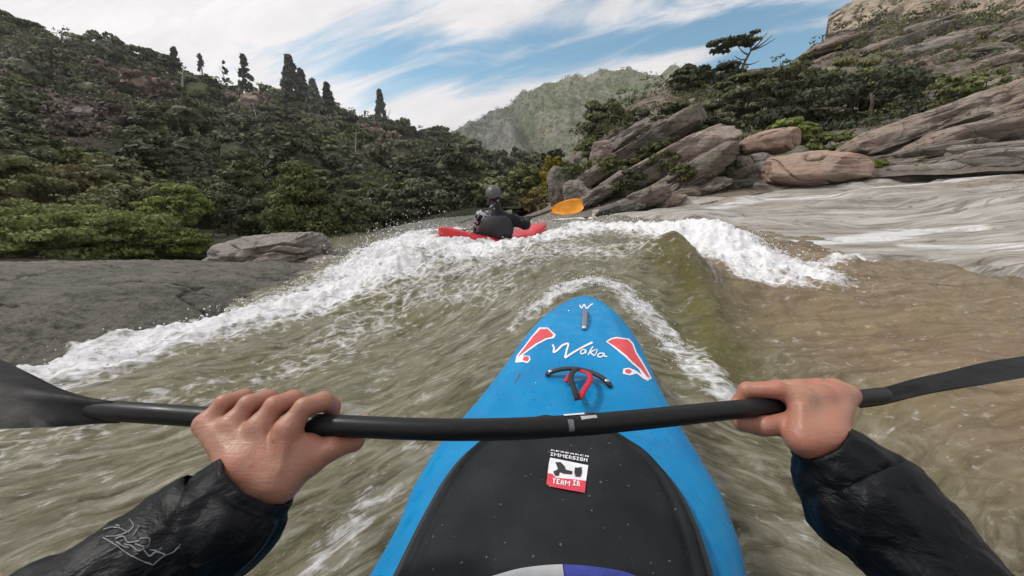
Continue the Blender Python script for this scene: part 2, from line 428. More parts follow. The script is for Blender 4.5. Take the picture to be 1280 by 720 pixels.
SUN_EL = math.radians(52); SUN_AZ = math.radians(-78)      # azimuth from +Y towards +X: light from the upper left
SUN_ROT = SUN_AZ
BGS = 0.12; CLOUD = 0.88; SKYK = (0.72, 1.05, 1.0)
build_world()
sl = bpy.data.lights.new('sun', 'SUN'); sl.energy = 2.3; sl.angle = math.radians(7); sl.color = (1.0, 0.95, 0.88)
so = bpy.data.objects.new('sun', sl); COL.objects.link(so)
sd = Vector((math.sin(SUN_AZ) * math.cos(SUN_EL), math.cos(SUN_AZ) * math.cos(SUN_EL), math.sin(SUN_EL)))
so.rotation_euler = sd.to_track_quat('Z', 'Y').to_euler()
cam = bpy.data.cameras.new('camera'); co = bpy.data.objects.new('camera', cam); COL.objects.link(co)
co.location = CAM; co.rotation_euler = (math.pi / 2 - PITCH, 0, 0)
cam.sensor_width = 36; cam.lens = 36 * F / 1280; cam.clip_start = 0.02; cam.clip_end = 5000
SC.camera = co
SC.view_settings.view_transform = 'Standard'; SC.view_settings.look = 'None'; SC.view_settings.exposure = 0.15; SC.view_settings.gamma = 1
SC.cycles.max_bounces = 6; SC.cycles.diffuse_bounces = 3; SC.cycles.glossy_bounces = 3; SC.cycles.transmission_bounces = 3; SC.cycles.transparent_max_bounces = 4
SC.cycles.use_denoising = True

# ---------------------------------------------------------------- river
RP = []
for a in [(-8, 0, 0), (-3, 1, 0), (-1.5, .8, 0.0), (-.6, .5, 0), (0, 0, 0), (.3, .8, .06), (1, .6, 0), (2, .8, 0), (4, 1, 0), (0, -2, 0), (-4, -4, 0), (4, -4, 0), (0, -9, .1),
          (8, 0, .05), (12, 4, .2), (-14, 8, -.2), (-8, 4, -.1), (-5, 2.6, .0), (14, -8, 0), (-14, -8, 0), (-2, 2, 0), (-1.2, 1.6, .0), (-.4, 1.5, .1), (.3, 1.4, .2),
          (6, 4, .06), (5, 2.6, .02), (3, 2, .0), (1.9, 2, .02), (2.6, 3, .1), (1.15, 1.5, .0), (4.2, 3.9, .1), (8, 5.5, .2), (10, 7.5, .5)]:
    RP.append(a)
for px, py, z in [(250, 405, .0), (100, 520, 0), (40, 455, .02), (350, 372, .04), (440, 350, .1), (480, 312, .36), (530, 292, .42), (600, 303, .30), (560, 290, .40), (650, 300, .28), (690, 280, .42),
                  (760, 272, .52), (840, 276, .49), (900, 290, .4), (960, 318, .27), (1010, 340, .15), (845, 318, .44), (905, 345, .2), (930, 400, .05), (880, 440, .06), (950, 470, .0),
                  (735, 356, .345), (660, 392, .22), (600, 420, .1), (540, 400, .07), (500, 355, .16), (590, 345, .24), (690, 326, .34), (760, 322, .39), (800, 312, .42), (800, 370, .26), (760, 300, .40), (470, 385, .06)]:
    RP.append(tuple(PZ(px, py, z)))
for a in [(-4, 7.5, -.25), (-2.6, 8, -.2), (-6, 8, -.3), (-9, 9, -.3), (-3, 10, -.2), (-5.5, 5.0, -.15)]: RP.append(a)
for px, py, z in [(300, 362, -.06), (350, 346, -.08), (400, 334, -.05), (440, 322, .0), (240, 375, -.05)]: RP.append(tuple(PZ(px, py, z)))
for x in (0, 2, 5): RP.append((x, 11, .1))
for x in (-6, -2, 0, 2, 5): RP.append((x, 12.5, -.1)); RP.append((x, 15, -.5)); RP.append((x, 40, -1.5))
RP = np.array(RP, float)
def _k(d): return np.sqrt(d * d + 0.02)
_A = _k(np.linalg.norm(RP[:, None, :2] - RP[None, :, :2], axis=-1)) ; _n = len(RP)
_A[np.arange(_n), np.arange(_n)] -= 0.06
_Q = np.c_[np.ones(_n), RP[:, :2]]
_sol = np.linalg.lstsq(np.block([[_A, _Q], [_Q.T, np.zeros((3, 3))]]), np.r_[RP[:, 2], 0, 0, 0], rcond=None)[0]
def river_base(X, Y):
    sh = X.shape; X = X.ravel(); Y = Y.ravel(); out = np.zeros(len(X))
    for i in range(0, len(X), 40000):
        d = _k(np.hypot(X[i:i+40000, None] - RP[None, :, 0], Y[i:i+40000, None] - RP[None, :, 1]))
        out[i:i+40000] = d @ _sol[:_n] + _sol[_n] + _sol[_n+1] * X[i:i+40000] + _sol[_n+2] * Y[i:i+40000]
    return out.reshape(sh)
def hit_river(px, py):
    d = ray(px, py); k = 0.9 / max(0.03, -d[2])
    ts = np.linspace(0.3, min(k * 1.3, 12), 400); P = CAM + d * ts[:, None]
    b = P[:, 2] - river_base(P[:, 0], P[:, 1]); i = np.argmax(b < 0) if (b < 0).any() else len(ts) - 1
    return P[i]
def seg_dist(X, Y, pts):                        # distance to a world polyline, with per-point half widths: returns signed fraction
    best = np.full(X.shape, 1e9)
    for (a, wa), (b, wb) in zip(pts[:-1], pts[1:]):
        ab = b[:2] - a[:2]; L = ab @ ab + 1e-9
        t = np.clip(((X - a[0]) * ab[0] + (Y - a[1]) * ab[1]) / L, 0, 1)
        d = np.hypot(X - a[0] - t * ab[0], Y - a[1] - t * ab[1]) / (wa + (wb - wa) * t)
        best = np.minimum(best, d)
    return best
def line(*p): return [(hit_river(a, b), w) for a, b, w in p]
FOAM = [  # polylines on the water, half width in metres, strength
    (line((-60, 500, .3), (60, 470, .3), (160, 440, .33), (250, 415, .36), (350, 388, .42), (430, 362, .5), (480, 335, .55)), 1.0),
    (line((450, 330, .45), (520, 300, .55), (600, 312, .5), (680, 300, .55), (740, 285, .5)), 1.0),
    (line((480, 308, .4), (540, 288, .6), (620, 285, .7), (700, 275, .7), (780, 272, .6)), 0.95),
    (line((740, 283, .45), (820, 288, .65), (890, 306, .75), (950, 326, .6), (1005, 343, .35)), 1.15),
    (line((905, 322, .25), (940, 348, .22), (985, 352, .2)), 0.9),
    (line((640, 408, .04), (680, 380, .06), (715, 360, .11), (748, 352, .13), (782, 370, .14), (808, 398, .13), (838, 430, .125), (872, 466, .12), (912, 508, .10)), 0.66),
    (line((1000, 335, .12), (1090, 322, .1), (1180, 310, .16), (1280, 318, .12)), 0.75),
    (line((500, 350, .4), (600, 332, .55), (700, 315, .5), (790, 318, .3)), 0.45),
    (line((430, 420, .3), (520, 372, .4), (620, 365, .25)), 0.36),
    (line((10, 560, .2), (200, 500, .2), (420, 440, .25)), 0.30),
    (line((400, 700, .06), (440, 650, .07), (470, 620, .05)), 0.35),
]
def flow_coords(X, Y):
    g = np.where(X < 0.6, 0.75 * (X - 0.6), 0.0) + np.where(X >= 0.6, 0.12 * (X - 0.6), 0.0)
    g = g - 0.25 * np.exp(-((X - 1.0) / 0.5) ** 2)
    return X, Y - g
def river_h(X, Y, full=True):
    z = river_base(X, Y); r = np.hypot(X, Y)
    a, b = flow_coords(X, Y); O = np.zeros_like(X)
    fm = np.zeros_like(X)
    for pts, st in FOAM:
        d = seg_dist(X, Y, pts); fm = np.maximum(fm, st * (1 - sm(0.15, 1.6, d)))
    warp = fbm(np.stack([X * 1.7, Y * 1.7, O], -1), 3, 51) * 0.35
    wide = fbm(np.stack([a * 1.6, b * 2.6 + warp, O], -1), 3, 5)
    strk = fbm(np.stack([a * 3.4 + warp * 3, b * 7.5 + warp * 9, O + 3], -1), 4, 9, 0.55)
    chop = fbm(np.stack([X * 7 + warp * 3, Y * 9, O + 1], -1), 4, 21, 0.55)
    lump = fbm(np.stack([X * 13, Y * 15 + warp * 4, O + 5], -1), 4, 33, 0.62)
    billow = np.abs(fbm(np.stack([X * 5, Y * 5, O + 8], -1), 3, 61))
    far = sm(1.0, 4.0, r)
    z = z + wide * (0.034 + 0.05 * far) + strk * (0.013 + 0.016 * far) + chop * (0.014 + 0.014 * far)
    pc = hit_river(905, 300); plume = 0.16 * np.exp(-((X - pc[0]) / 0.9) ** 2 - ((Y - pc[1]) / 0.6) ** 2)
    z = z + fm * ((lump + 0.15) * (0.016 + 0.016 * far) + (0.35 - billow) * 0.13 * far + plume)
    # smooth green wave face to the right of the bow: a hump whose near side is steep
    hc = np.array(hit_river(843, 322)); 
    dx, dy = X - hc[0], Y - hc[1]
    z = z + 0.10 * np.exp(-(dx / 0.42) ** 2 - ((dy - 0.02) / np.where(dy < 0.02, 0.28, 0.55)) ** 2)
    rd = seg_dist(X, Y, [(hc, 0.18), (np.array(hit_river(880, 372)), 0.15), (np.array(hit_river(900, 430)), 0.12), (np.array(hit_river(890, 500)), 0.1)])
    z = z + 0.055 * np.exp(-rd ** 2) 
    return z, fm, a, b, strk
AZ = np.concatenate([np.linspace(-math.pi, -1.15, 40, endpoint=False), np.linspace(-1.15, 1.15, 720, endpoint=False), np.linspace(1.15, math.pi, 41)[:-1]])
RR = np.exp(np.concatenate([np.linspace(math.log(0.12), math.log(0.5), 20, endpoint=False), np.linspace(math.log(0.5), math.log(8), 420, endpoint=False), np.linspace(math.log(8), math.log(40), 40)]))
A_, R_ = np.meshgrid(AZ, RR, indexing='ij'); X_, Y_ = np.sin(A_) * R_, np.cos(A_) * R_
Z_, FM_, fa_, fb_, _ = river_h(X_, Y_)
green = np.zeros_like(X_)
for pts, st in [(line((843, 335, .22), (870, 370, .2), (890, 420, .2), (900, 480, .2)), 1.0), (line((790, 320, .12), (845, 322, .25)), .9), (line((470, 380, .25), (500, 400, .15)), .8), (line((300, 470, .3), (420, 430, .2)), .35)]:
    green = np.maximum(green, st * np.exp(-0.7 * seg_dist(X_, Y_, pts) ** 2))
brown = sm(0.9, 2.2, X_) * (1 - sm(5.5, 8, R_))
NB = dict(foam=FM_.ravel(), flow=np.stack([fa_.ravel(), fb_.ravel(), Z_.ravel()], -1), green=green.ravel(), brown=brown.ravel())

def m_river():
    t = NT('rapid_water'); fl = t.attr('flow', 'Vector'); foam = t.attr('foam'); gr = t.attr('green'); br = t.attr('brown'); c = t.coord()
    st = t.noise(t.scaled(fl, (2.2, 5.0, 1)), 1.6, 9, 0.66, 2.2)
    st2 = t.noise(t.scaled(fl, (4.0, 13, 1)), 1.7, 8, 0.68, 1.6)
    big = t.noise(t.scaled(fl, (1.0, 1.8, 1)), 1.1, 4, 0.5, 0.5)
    fine = t.noise(c, 42, 6, 0.7); mid = t.noise(c, 13, 6, 0.65, 0.4)
    silt = t.ramp(st, [(0.32, (0.042, 0.036, 0.016)), (0.46, (0.125, 0.113, 0.070)), (0.56, (0.20, 0.188, 0.138)), (0.70, (0.31, 0.30, 0.26))])
    stb = t.noise(t.scaled(fl, (0.7, 5.5, 1)), 1.6, 8, 0.6, 0.9)
    bed = t.ramp(stb, [(0.30, (0.075, 0.048, 0.021)), (0.45, (0.15, 0.103, 0.055)), (0.57, (0.205, 0.15, 0.088)), (0.72, (0.275, 0.225, 0.155))])
    bed = t.mix(t.maprange(big, 0.5, 0.66, 0, 0.55), bed, (0.24, 0.135, 0.065))
    base = t.mix(br, silt, bed)
    base = t.mix(t.maprange(big, 0.45, 0.62, 0, 0.4), base, (0.14, 0.135, 0.065))
    base = t.mix(t.math('MULTIPLY', gr, t.maprange(st2, 0.3, 0.75, 1.0, 0.45)), base, (0.095, 0.088, 0.012))
    # foam: solid where the mask is strong, torn into threads and bubbles towards its edges
    fn = t.math('ADD', t.math('MULTIPLY', st2, 0.6), t.math('MULTIPLY', mid, 0.4))
    vo = t.n('ShaderNodeTexVoronoi', {'feature': 'DISTANCE_TO_EDGE'}, Scale=1.0, Randomness=1.0); wv = t.n('ShaderNodeVectorMath', {'operation': 'ADD'}); wn = t.n('ShaderNodeTexNoise', None, Scale=7.0, Detail=4.0); t.set(wn, 'Vector', c)
    t.t.links.new(t.scaled(c, (13, 13, 6)), wv.inputs[0]); t.t.links.new(wn.outputs['Color'], wv.inputs[1]); t.t.links.new(wv.outputs[0], vo.inputs['Vector'])
    lace = t.maprange(vo.outputs[0], 0.0, 0.28, 0.24, -0.24)
    f = t.math('ADD', t.math('ADD', t.math('MULTIPLY', foam, 1.45), lace), t.math('MULTIPLY', t.math('SUBTRACT', fn, 0.5), 4.6))
    f = t.maprange(f, 0.42, 1.35, 0.0, 0.92)
    loose = t.math('MULTIPLY', t.maprange(t.math('MULTIPLY', st2, mid), 0.305, 0.41, 0, 0.45), t.maprange(big, 0.4, 0.6, 0.25, 1))
    loose = t.math('MULTIPLY', loose, t.math('SUBTRACT', 1.0, t.math('MULTIPLY', gr, 0.8))); loose = t.math('MULTIPLY', loose, t.math('SUBTRACT', 1.0, t.math('MULTIPLY', br, 0.6)))
    f = t.math('MAXIMUM', f, loose)
    fc = t.ramp(fine, [(0.3, (0.66, 0.67, 0.70)), (0.7, (0.84, 0.85, 0.88))])
    col = t.mix(f, base, fc)
    h = t.math('ADD', t.math('MULTIPLY', st2, 0.5), t.math('MULTIPLY', mid, 0.4)); h = t.math('ADD', h, t.math('MULTIPLY', t.math('MULTIPLY', fine, 0.16), t.math('ADD', foam, 0.15)))
    h = t.math('MULTIPLY', h, t.math('SUBTRACT', 1.0, t.math('MULTIPLY', br, 0.45)))
    t.bump(h, 0.9, 0.028)
    t.P(Base_Color=col, Roughness=t.maprange(f, 0, 0.7, 0.08, 0.8), IOR=1.33, Specular_IOR_Level=0.5)
    return t.m
M['river'] = m_river()
nr, na = len(RR), len(AZ)
river = obj('water', np.stack([X_, Y_, Z_], -1).reshape(-1, 3), grid_faces(na, nr, wrap=True)[:, ::-1].copy(), M['river'], attrs=NB)
set_tags(river, kind='structure', label='turbulent grey green river with white foam', cat='river')
# ---------------------------------------------------------------- terrain
def veg_ground(name, soil, green, rust, scale, k=0.5):
    t = NT(name); c = t.coord()
    a = t.noise(c, 0.12 * scale, 6, 0.6); b = t.noise(c, 0.9 * scale, 6, 0.7); f = t.noise(c, 5 * scale, 5, 0.7)
    col = t.mix(t.maprange(b, 0.42, 0.6), soil, green)
    col = t.mix(t.maprange(a, 0.5, 0.62, 0, 0.85), col, rust)
    col = t.mix(t.maprange(f, 0.45, 0.7, 0, k), col, tuple(x * 0.35 for x in green))
    t.bump(t.math('ADD', b, t.math('MULTIPLY', f, 0.4)), 0.9, 0.8 / scale)
    t.P(Base_Color=col, Roughness=0.95, Specular_IOR_Level=0.1)
    return t.m
M['hill'] = veg_ground('brushy_hillside', (0.045, 0.042, 0.03), (0.03, 0.037, 0.018), (0.075, 0.06, 0.045), 1.0)
M['hill_right'] = veg_ground('rocky_slope_soil', (0.13, 0.105, 0.08), (0.05, 0.055, 0.026), (0.19, 0.14, 0.105), 3.0)

LH = Loft([
 (-300, [(332, 7), (300, 13), (228, 26), (140, 58), (60, 100), (-21, 150)]),
 (-100, [(332, 7), (300, 13), (228, 26), (148, 58), (75, 100), (21, 150)]),
 (0,   [(331, 7), (300, 13), (230, 26), (152, 60), (90, 105), (38, 155)]),
 (100, [(329, 7), (298, 14), (232, 28), (160, 64), (104, 110), (62, 160)]),
 (200, [(326, 8), (296, 15), (234, 30), (170, 68), (128, 118), (95, 165)]),
 (300, [(320, 8.5), (294, 16), (236, 32), (182, 74), (150, 125), (125, 172)]),
 (400, [(315, 9.5), (290, 18), (240, 38), (197, 82), (166, 135), (147, 180)]),
 (480, [(305, 11), (285, 20), (242, 42), (207, 90), (182, 145), (169, 190)]),
 (560, [(285, 14), (270, 24), (242, 50), (217, 100), (196, 150), (187, 205)]),
 (620, [(268, 20), (260, 32), (240, 60), (224, 110), (212, 165), (210, 230)]),
 (680, [(262, 28), (255, 42), (238, 75), (229, 125), (224, 190), (228, 260)]),
 (760, [(262, 28), (255, 42), (240, 75), (234, 125), (230, 190), (237, 260)])], 420, 260, behind=[(1.15, -0.02), (1.6, -0.35)])
G = LH.G; rr = LH.r
n = fbm(G * 0.09, 5, 101); n2 = fbm(G * 0.5, 4, 131)
amp = np.clip((rr - 8) * 0.035, 0.03, 2.6)
G[..., 2] += n * amp + n2 * amp * 0.25
lh = obj('hillside', G.reshape(-1, 3), LH.faces()[:, ::-1].copy(), M['hill']); set_tags(lh, 'dark brushy hillside rising to a ridge', 'hill', kind='structure')

RH = Loft([
 (640, [(290, 14), (285, 18), (280, 25), (275, 33), (270, 43), (266, 55)]),
 (690, [(276, 12), (266, 15), (258, 22), (252, 30), (247, 40), (243, 50)]),
 (722, [(272, 10.5), (254, 13), (232, 18), (212, 26), (196, 36), (184, 46)]),
 (760, [(272, 9.5), (246, 12), (214, 17), (184, 25), (166, 35), (154, 45)]),
 (840, [(266, 9.2), (238, 12), (203, 17), (168, 25), (136, 36), (108, 48)]),
 (900, [(250, 9.8), (228, 12), (193, 17), (154, 25), (120, 36), (99, 48)]),
 (980, [(236, 11.3), (218, 13), (183, 18), (144, 26), (110, 37), (84, 48)]),
 (1040, [(228, 12), (208, 13.5), (168, 19), (122, 27), (78, 38), (46, 48)]),
 (1100, [(222, 12), (203, 13.5), (158, 19), (108, 27), (66, 38), (32, 50)]),
 (1200, [(216, 12), (188, 13.5), (143, 19), (93, 27), (56, 38), (28, 50)]),
 (1300, [(212, 12), (183, 13.5), (138, 19), (88, 27), (52, 38), (24, 50)]),
 (1600, [(204, 12), (172, 13.5), (125, 19), (73, 27), (23, 38), (-26, 50)])], 420, 260, behind=[(1.2, 0.02), (1.8, -0.3)])
G = RH.G; rr = RH.r
# bedding ledges: tilted strata pushed out of the slope
sb = G[..., 2] * 1.0 - G[..., 0] * 0.18 - G[..., 1] * 0.05
st = fbm(np.stack([G[..., 0] * 0.12, G[..., 1] * 0.12, sb * 1.5], -1), 5, 77, 0.6)
n = fbm(G * 0.35, 5, 201); n3 = fbm(G * np.array([1.2, 1.2, 3.2]), 4, 231, ridged=True)
amp = np.clip((rr - 8.5) * 0.05, 0.02, 1.0)
G[..., 2] += n * amp * 0.6 + n3 * amp * 0.2
rad = G[..., :2] / np.maximum(rr, 1)[..., None]
G[..., 0] -= rad[..., 0] * st * amp * 2.2; G[..., 1] -= rad[..., 1] * st * amp * 2.2
M['slope'] = m_rock('rocky_slope', (0.20, 0.175, 0.15), (0.06, 0.052, 0.045), (0.24, 0.175, 0.13), 0.55, warmth=0.7, bands=0.6, stain=0.6, lichen=0.9)
rh = obj('rocky_hillside', G.reshape(-1, 3), RH.faces()[:, ::-1].copy(), M['slope']); set_tags(rh, 'steep rocky slope of broken grey and tan granite', 'hill', kind='structure')

FMn = Loft([
 (500, [(262, 330), (240, 400), (215, 450), (200, 500), (190, 540), (185, 580)]),
 (570, [(262, 330), (240, 400), (215, 440), (195, 480), (182, 520), (172, 560)]),
 (600, [(262, 330), (238, 390), (205, 440), (182, 490), (168, 530), (158, 570)]),
 (650, [(262, 320), (225, 380), (190, 430), (158, 480), (136, 540), (121, 600)]),
 (700, [(262, 310), (215, 370), (178, 420), (145, 480), (120, 540), (104, 620)]),
 (760, [(262, 300), (210, 360), (172, 410), (138, 470), (115, 540), (99, 640)]),
 (840, [(262, 290), (210, 350), (170, 400), (135, 460), (113, 540), (96, 640)]),
 (950, [(262, 290), (210, 350), (170, 400), (135, 460), (113, 540), (98, 640)]),
 (1200, [(262, 290), (210, 350), (170, 400), (135, 460), (110, 540), (90, 640)])], 380, 200, behind=[(1.2, -0.02), (1.6, -0.4)])
G = FMn.G
gul = fbm(np.stack([G[..., 0] * 0.02, G[..., 1] * 0.006, G[..., 2] * 0.006], -1), 5, 301, 0.55, ridged=True)
UU = FMn.u[:, None] + 0 * FMn.r; push = 26 * np.exp(-((UU - 655 + (FMn.t[None, :] - 3) * 12) / 14) ** 2) * sm(300, 400, FMn.r); rad = G[..., :2] / FMn.r[..., None]; G[..., :2] += rad * push[..., None] * 2
rocky = np.clip(np.exp(-((UU - 618 + (FMn.t[None, :] - 3) * 9) / 26) ** 2) * 1.1 + 0.25 * np.maximum(0, gul), 0, .85)
G[..., 2] += gul * 14 * sm(300, 420, FMn.r) + fbm(G * 0.05, 5, 303, 0.6) * 7
def m_mountain():
    t = NT('scrub_mountain'); c = t.coord()
    a = t.noise(c, 0.011, 6, 0.6); b = t.noise(c, 0.16, 5, 0.75); f = t.noise(t.scaled(c, (1, 0.5, 0.35)), 0.035, 6, 0.65)
    col = t.mix(t.maprange(a, 0.42, 0.6), (0.19, 0.235, 0.12), (0.31, 0.30, 0.21))
    col = t.mix(t.maprange(f, 0.5, 0.62, 0, 0.75), col, (0.42, 0.39, 0.34))
    col = t.mix(t.maprange(b, 0.48, 0.56, 0, 0.7), col, (0.11, 0.135, 0.07))
    rk = t.attr('rocky'); vs = t.noise(t.scaled(c, (1, 0.4, 0.16)), 0.06, 6, 0.7)
    col = t.mix(rk, col, t.ramp(vs, [(0.35, (0.10, 0.105, 0.11)), (0.6, (0.30, 0.295, 0.29))]))
    t.bump(t.math('ADD', b, f), 1.0, 7.0)
    t.P(Base_Color=col, Roughness=0.95, Specular_IOR_Level=0.05); return t.m
M['mountain'] = m_mountain()
fm = obj('mountain', G.reshape(-1, 3), FMn.faces()[:, ::-1].copy(), M['mountain'], attrs=dict(rocky=rocky.ravel())); set_tags(fm, 'distant pale scrub covered mountain', 'mountain', kind='structure')

# pale cliff band at the top of the right slope
CL = Loft([(1035, [(45, 62), (34, 66), (28, 68), (25, 70)]), (1062, [(40, 62), (22, 66), (12, 68), (8, 70)]), (1085, [(35, 62), (12, 65), (0, 66), (-8, 69)]), (1110, [(30, 62), (5, 63), (-25, 64), (-40, 68)]),
           (1300, [(30, 62), (5, 63), (-40, 64), (-70, 68)]), (1700, [(10, 62), (-10, 63), (-70, 64), (-110, 68)])], 200, 60, behind=[(1.5, -0.02)])
G = CL.G; nn = fbm(np.stack([G[..., 0] * 0.5, G[..., 1] * 0.5, G[..., 2] * 0.08], -1), 5, 411, 0.6, ridged=True)
rad = G[..., :2] / CL.r[..., None]; G[..., :2] -= rad * (nn * 1.6)[..., None]
cl = obj('cliff', G.reshape(-1, 3), CL.faces()[:, ::-1].copy(), M['cliff']); set_tags(cl, 'sunlit pale cliff above the rocky slope', 'cliff', kind='structure')

# left bank ledge
LL = Loft([
 (-400, [(560, 2.4), (470, 2.9), (400, 3.7), (346, 5.0), (336, 8), (320, 14)]),
 (-150, [(520, 2.6), (455, 3.1), (390, 3.8), (341, 5.2), (333, 8), (318, 14)]),
 (0,   [(485, 2.9), (440, 3.25), (375, 3.95), (336, 5.4), (331, 8), (316, 14)]),
 (100, [(462, 3.1), (424, 3.45), (368, 4.1), (334, 5.5), (328, 8), (314, 14)]),
 (200, [(436, 3.2), (404, 3.52), (360, 4.2), (333, 5.5), (326, 8.5), (312, 14)]),
 (280, [(412, 3.5), (378, 3.85), (350, 4.45), (334, 5.5), (324, 8.8), (310, 15)]),
 (340, [(392, 3.9), (360, 4.2), (345, 4.6), (335, 5.2), (320, 9), (305, 15)]),
 (400, [(382, 4.0), (353, 4.3), (342, 4.65), (334, 5.1), (315, 9.5), (300, 15)]),
 (460, [(355, 5.6), (335, 6.8), (326, 7.5), (318, 8.6), (304, 10.5), (290, 16)]),
 (540, [(335, 7.0), (318, 8), (308, 9), (300, 10), (288, 13), (275, 18)]),
 (640, [(320, 9), (305, 10), (296, 11.5), (288, 13), (275, 16), (262, 22)])], 400, 200, dens=[0, 1, 2, 3, 5])
G = LL.G
n = fbm(G * np.array([1.0, 1.0, 1.0]) * 0.8, 5, 501, 0.55); n2 = fbm(np.stack([G[..., 0] * 1.6, G[..., 1] * 5, G[..., 2] * 12], -1), 5, 521, 0.6, ridged=True)
G[..., 2] += n * 0.07 + n2 * 0.040 * np.clip(LL.t[None, :], 0.2, 1)
cr = np.abs(fbm(np.stack([G[..., 0] * 0.9, G[..., 1] * 2.0, G[..., 2]], -1), 3, 541)); G[..., 2] -= 0.05 * np.exp(-(cr / 0.02) ** 2)
ll = obj('rock_ledge_ground', G.reshape(-1, 3), LL.faces()[:, ::-1].copy(), M['ledge']); set_tags(ll, 'low dark wet granite ledge along the bank', 'rock ledge', kind='structure')

# right bank shelf with a sheet of water running over it
RS = Loft([
 (740, [(296, 6.6), (284, 7.4), (276, 8.2), (271, 9), (266, 10)]),
 (800, [(300, 6.4), (282, 7.2), (272, 8.2), (264, 9), (258, 10.4)]),
 (860, [(305, 6.2), (284, 7.0), (268, 8.2), (254, 9.4), (243, 11.2)]),
 (940, [(372, 5.1), (325, 5.7), (290, 7.3), (256, 9.4), (226, 12.2)]),
 (1040, [(380, 5.3), (328, 6.0), (288, 7.9), (250, 9.9), (219, 12.8)]),
 (1160, [(384, 5.8), (325, 6.5), (285, 8.5), (246, 10.4), (212, 13)]),
 (1280, [(388, 5.9), (322, 6.8), (280, 8.8), (241, 10.6), (208, 13.2)]),
 (1500, [(392, 6.1), (320, 7.0), (275, 9), (235, 10.8), (200, 13.5)]),
 (1900, [(398, 6.3), (320, 7.2), (270, 9.2), (230, 11), (195, 13.8)])], 460, 240)
G = RS.G
a = G[..., 0]; b = G[..., 1] + 0.35 * G[..., 0]
n = fbm(np.stack([a * 0.45, b * 1.1, 0 * a], -1), 5, 601, 0.5); terr = fbm(np.stack([a * 0.35, b * 1.6 + n, 0 * a + 4], -1), 4, 621, 0.55)
step = np.tanh(terr * 8) * 0.075
G[..., 2] += n * 0.07 + step + fbm(G * 4, 4, 641) * 0.014
hol = hit = WR(1075, 272, 8.6)
d2 = ((a - hol[0]) / 0.75) ** 2 + ((G[..., 1] - hol[1]) / 0.35) ** 2; G[..., 2] -= 0.26 * np.exp(-d2)
wet = np.clip(sm(-0.25, 0.35, fbm(np.stack([a * 0.5, b * 3.0, 0 * a + 9], -1), 4, 661)) , 0, 1)
fmS = np.zeros_like(a)
for pl, s_ in [([(WR(1010, 322, 6.6), .3), (WR(1090, 305, 7.2), .3), (WR(1170, 288, 8.3), .28), (WR(1210, 292, 8.2), .2)], 1.0), ([(WR(860, 262, 8.8), .25), (WR(960, 243, 10.2), .2), (WR(1080, 238, 10.6), .22), (WR(1280, 218, 12.3), .3)], .75),
               ([(WR(920, 318, 6.2), .25), (WR(860, 285, 7.2), .35), (WR(800, 278, 7.6), .3)], 0.9), ([(WR(1130, 322, 6.8), .14), (WR(1290, 315, 7), .16)], .7)]:
    fmS = np.maximum(fmS, s_ * (1 - sm(0.3, 1.3, seg_dist(a, G[..., 1], pl))))
def m_shelf():
    t = NT('water_washed_granite'); c = t.coord(); fl = t.attr('flow', 'Vector'); foam = t.attr('foam')
    st = t.noise(t.scaled(fl, (0.6, 6.5, 1)), 1.5, 9, 0.66, 0.5); st2 = t.noise(t.scaled(fl, (0.9, 11, 1)), 1.6, 7, 0.62, 0.8); big = t.noise(t.scaled(fl, (0.35, 0.9, 1)), 1.0, 4)
    fine = t.noise(c, 22, 6, 0.7)
    col = t.ramp(st, [(0.32, (0.14, 0.12, 0.095)), (0.44, (0.28, 0.26, 0.225)), (0.54, (0.40, 0.385, 0.35)), (0.68, (0.50, 0.49, 0.465))])
    col = t.mix(t.maprange(big, 0.5, 0.62, 0, 0.5), col, (0.27, 0.2, 0.15))
    ln = t.math('ABSOLUTE', t.math('SUBTRACT', t.noise(t.scaled(fl, (0.4, 2.6, 1)), 1.7, 5, 0.55, 0.4), 0.5))
    col = t.mix(t.maprange(ln, 0.0, 0.02, 0.75, 0.0), col, (0.07, 0.06, 0.045))
    f = t.math('ADD', t.math('MULTIPLY', foam, 1.1), t.math('MULTIPLY', t.math('SUBTRACT', st2, 0.5), 2.8)); f = t.maprange(f, 0.4, 1.0, 0, 0.9)
    lo = t.math('MULTIPLY', t.maprange(st2, 0.58, 0.70, 0, 0.5), t.maprange(big, 0.35, 0.6))
    f = t.math('MAXIMUM', f, lo)
    col = t.mix(f, col, t.ramp(fine, [(0.3, (0.5, 0.51, 0.52)), (0.7, (0.76, 0.77, 0.79))]))
    t.bump(t.math('ADD', st2, t.math('MULTIPLY', fine, 0.3)), 0.8, 0.05)
    t.P(Base_Color=col, Roughness=t.maprange(f, 0, 0.5, 0.28, 0.7), Specular_IOR_Level=0.5); return t.m
M['shelf'] = m_shelf()
rs = obj('rock_shelf_ground', G.reshape(-1, 3), RS.faces()[:, ::-1].copy(), M['shelf'], attrs=dict(foam=fmS.ravel(), flow=np.stack([a.ravel(), b.ravel(), G[..., 2].ravel()], -1)))
set_tags(rs, 'smooth pale granite shelf with thin water running over it', 'rock shelf', kind='structure')

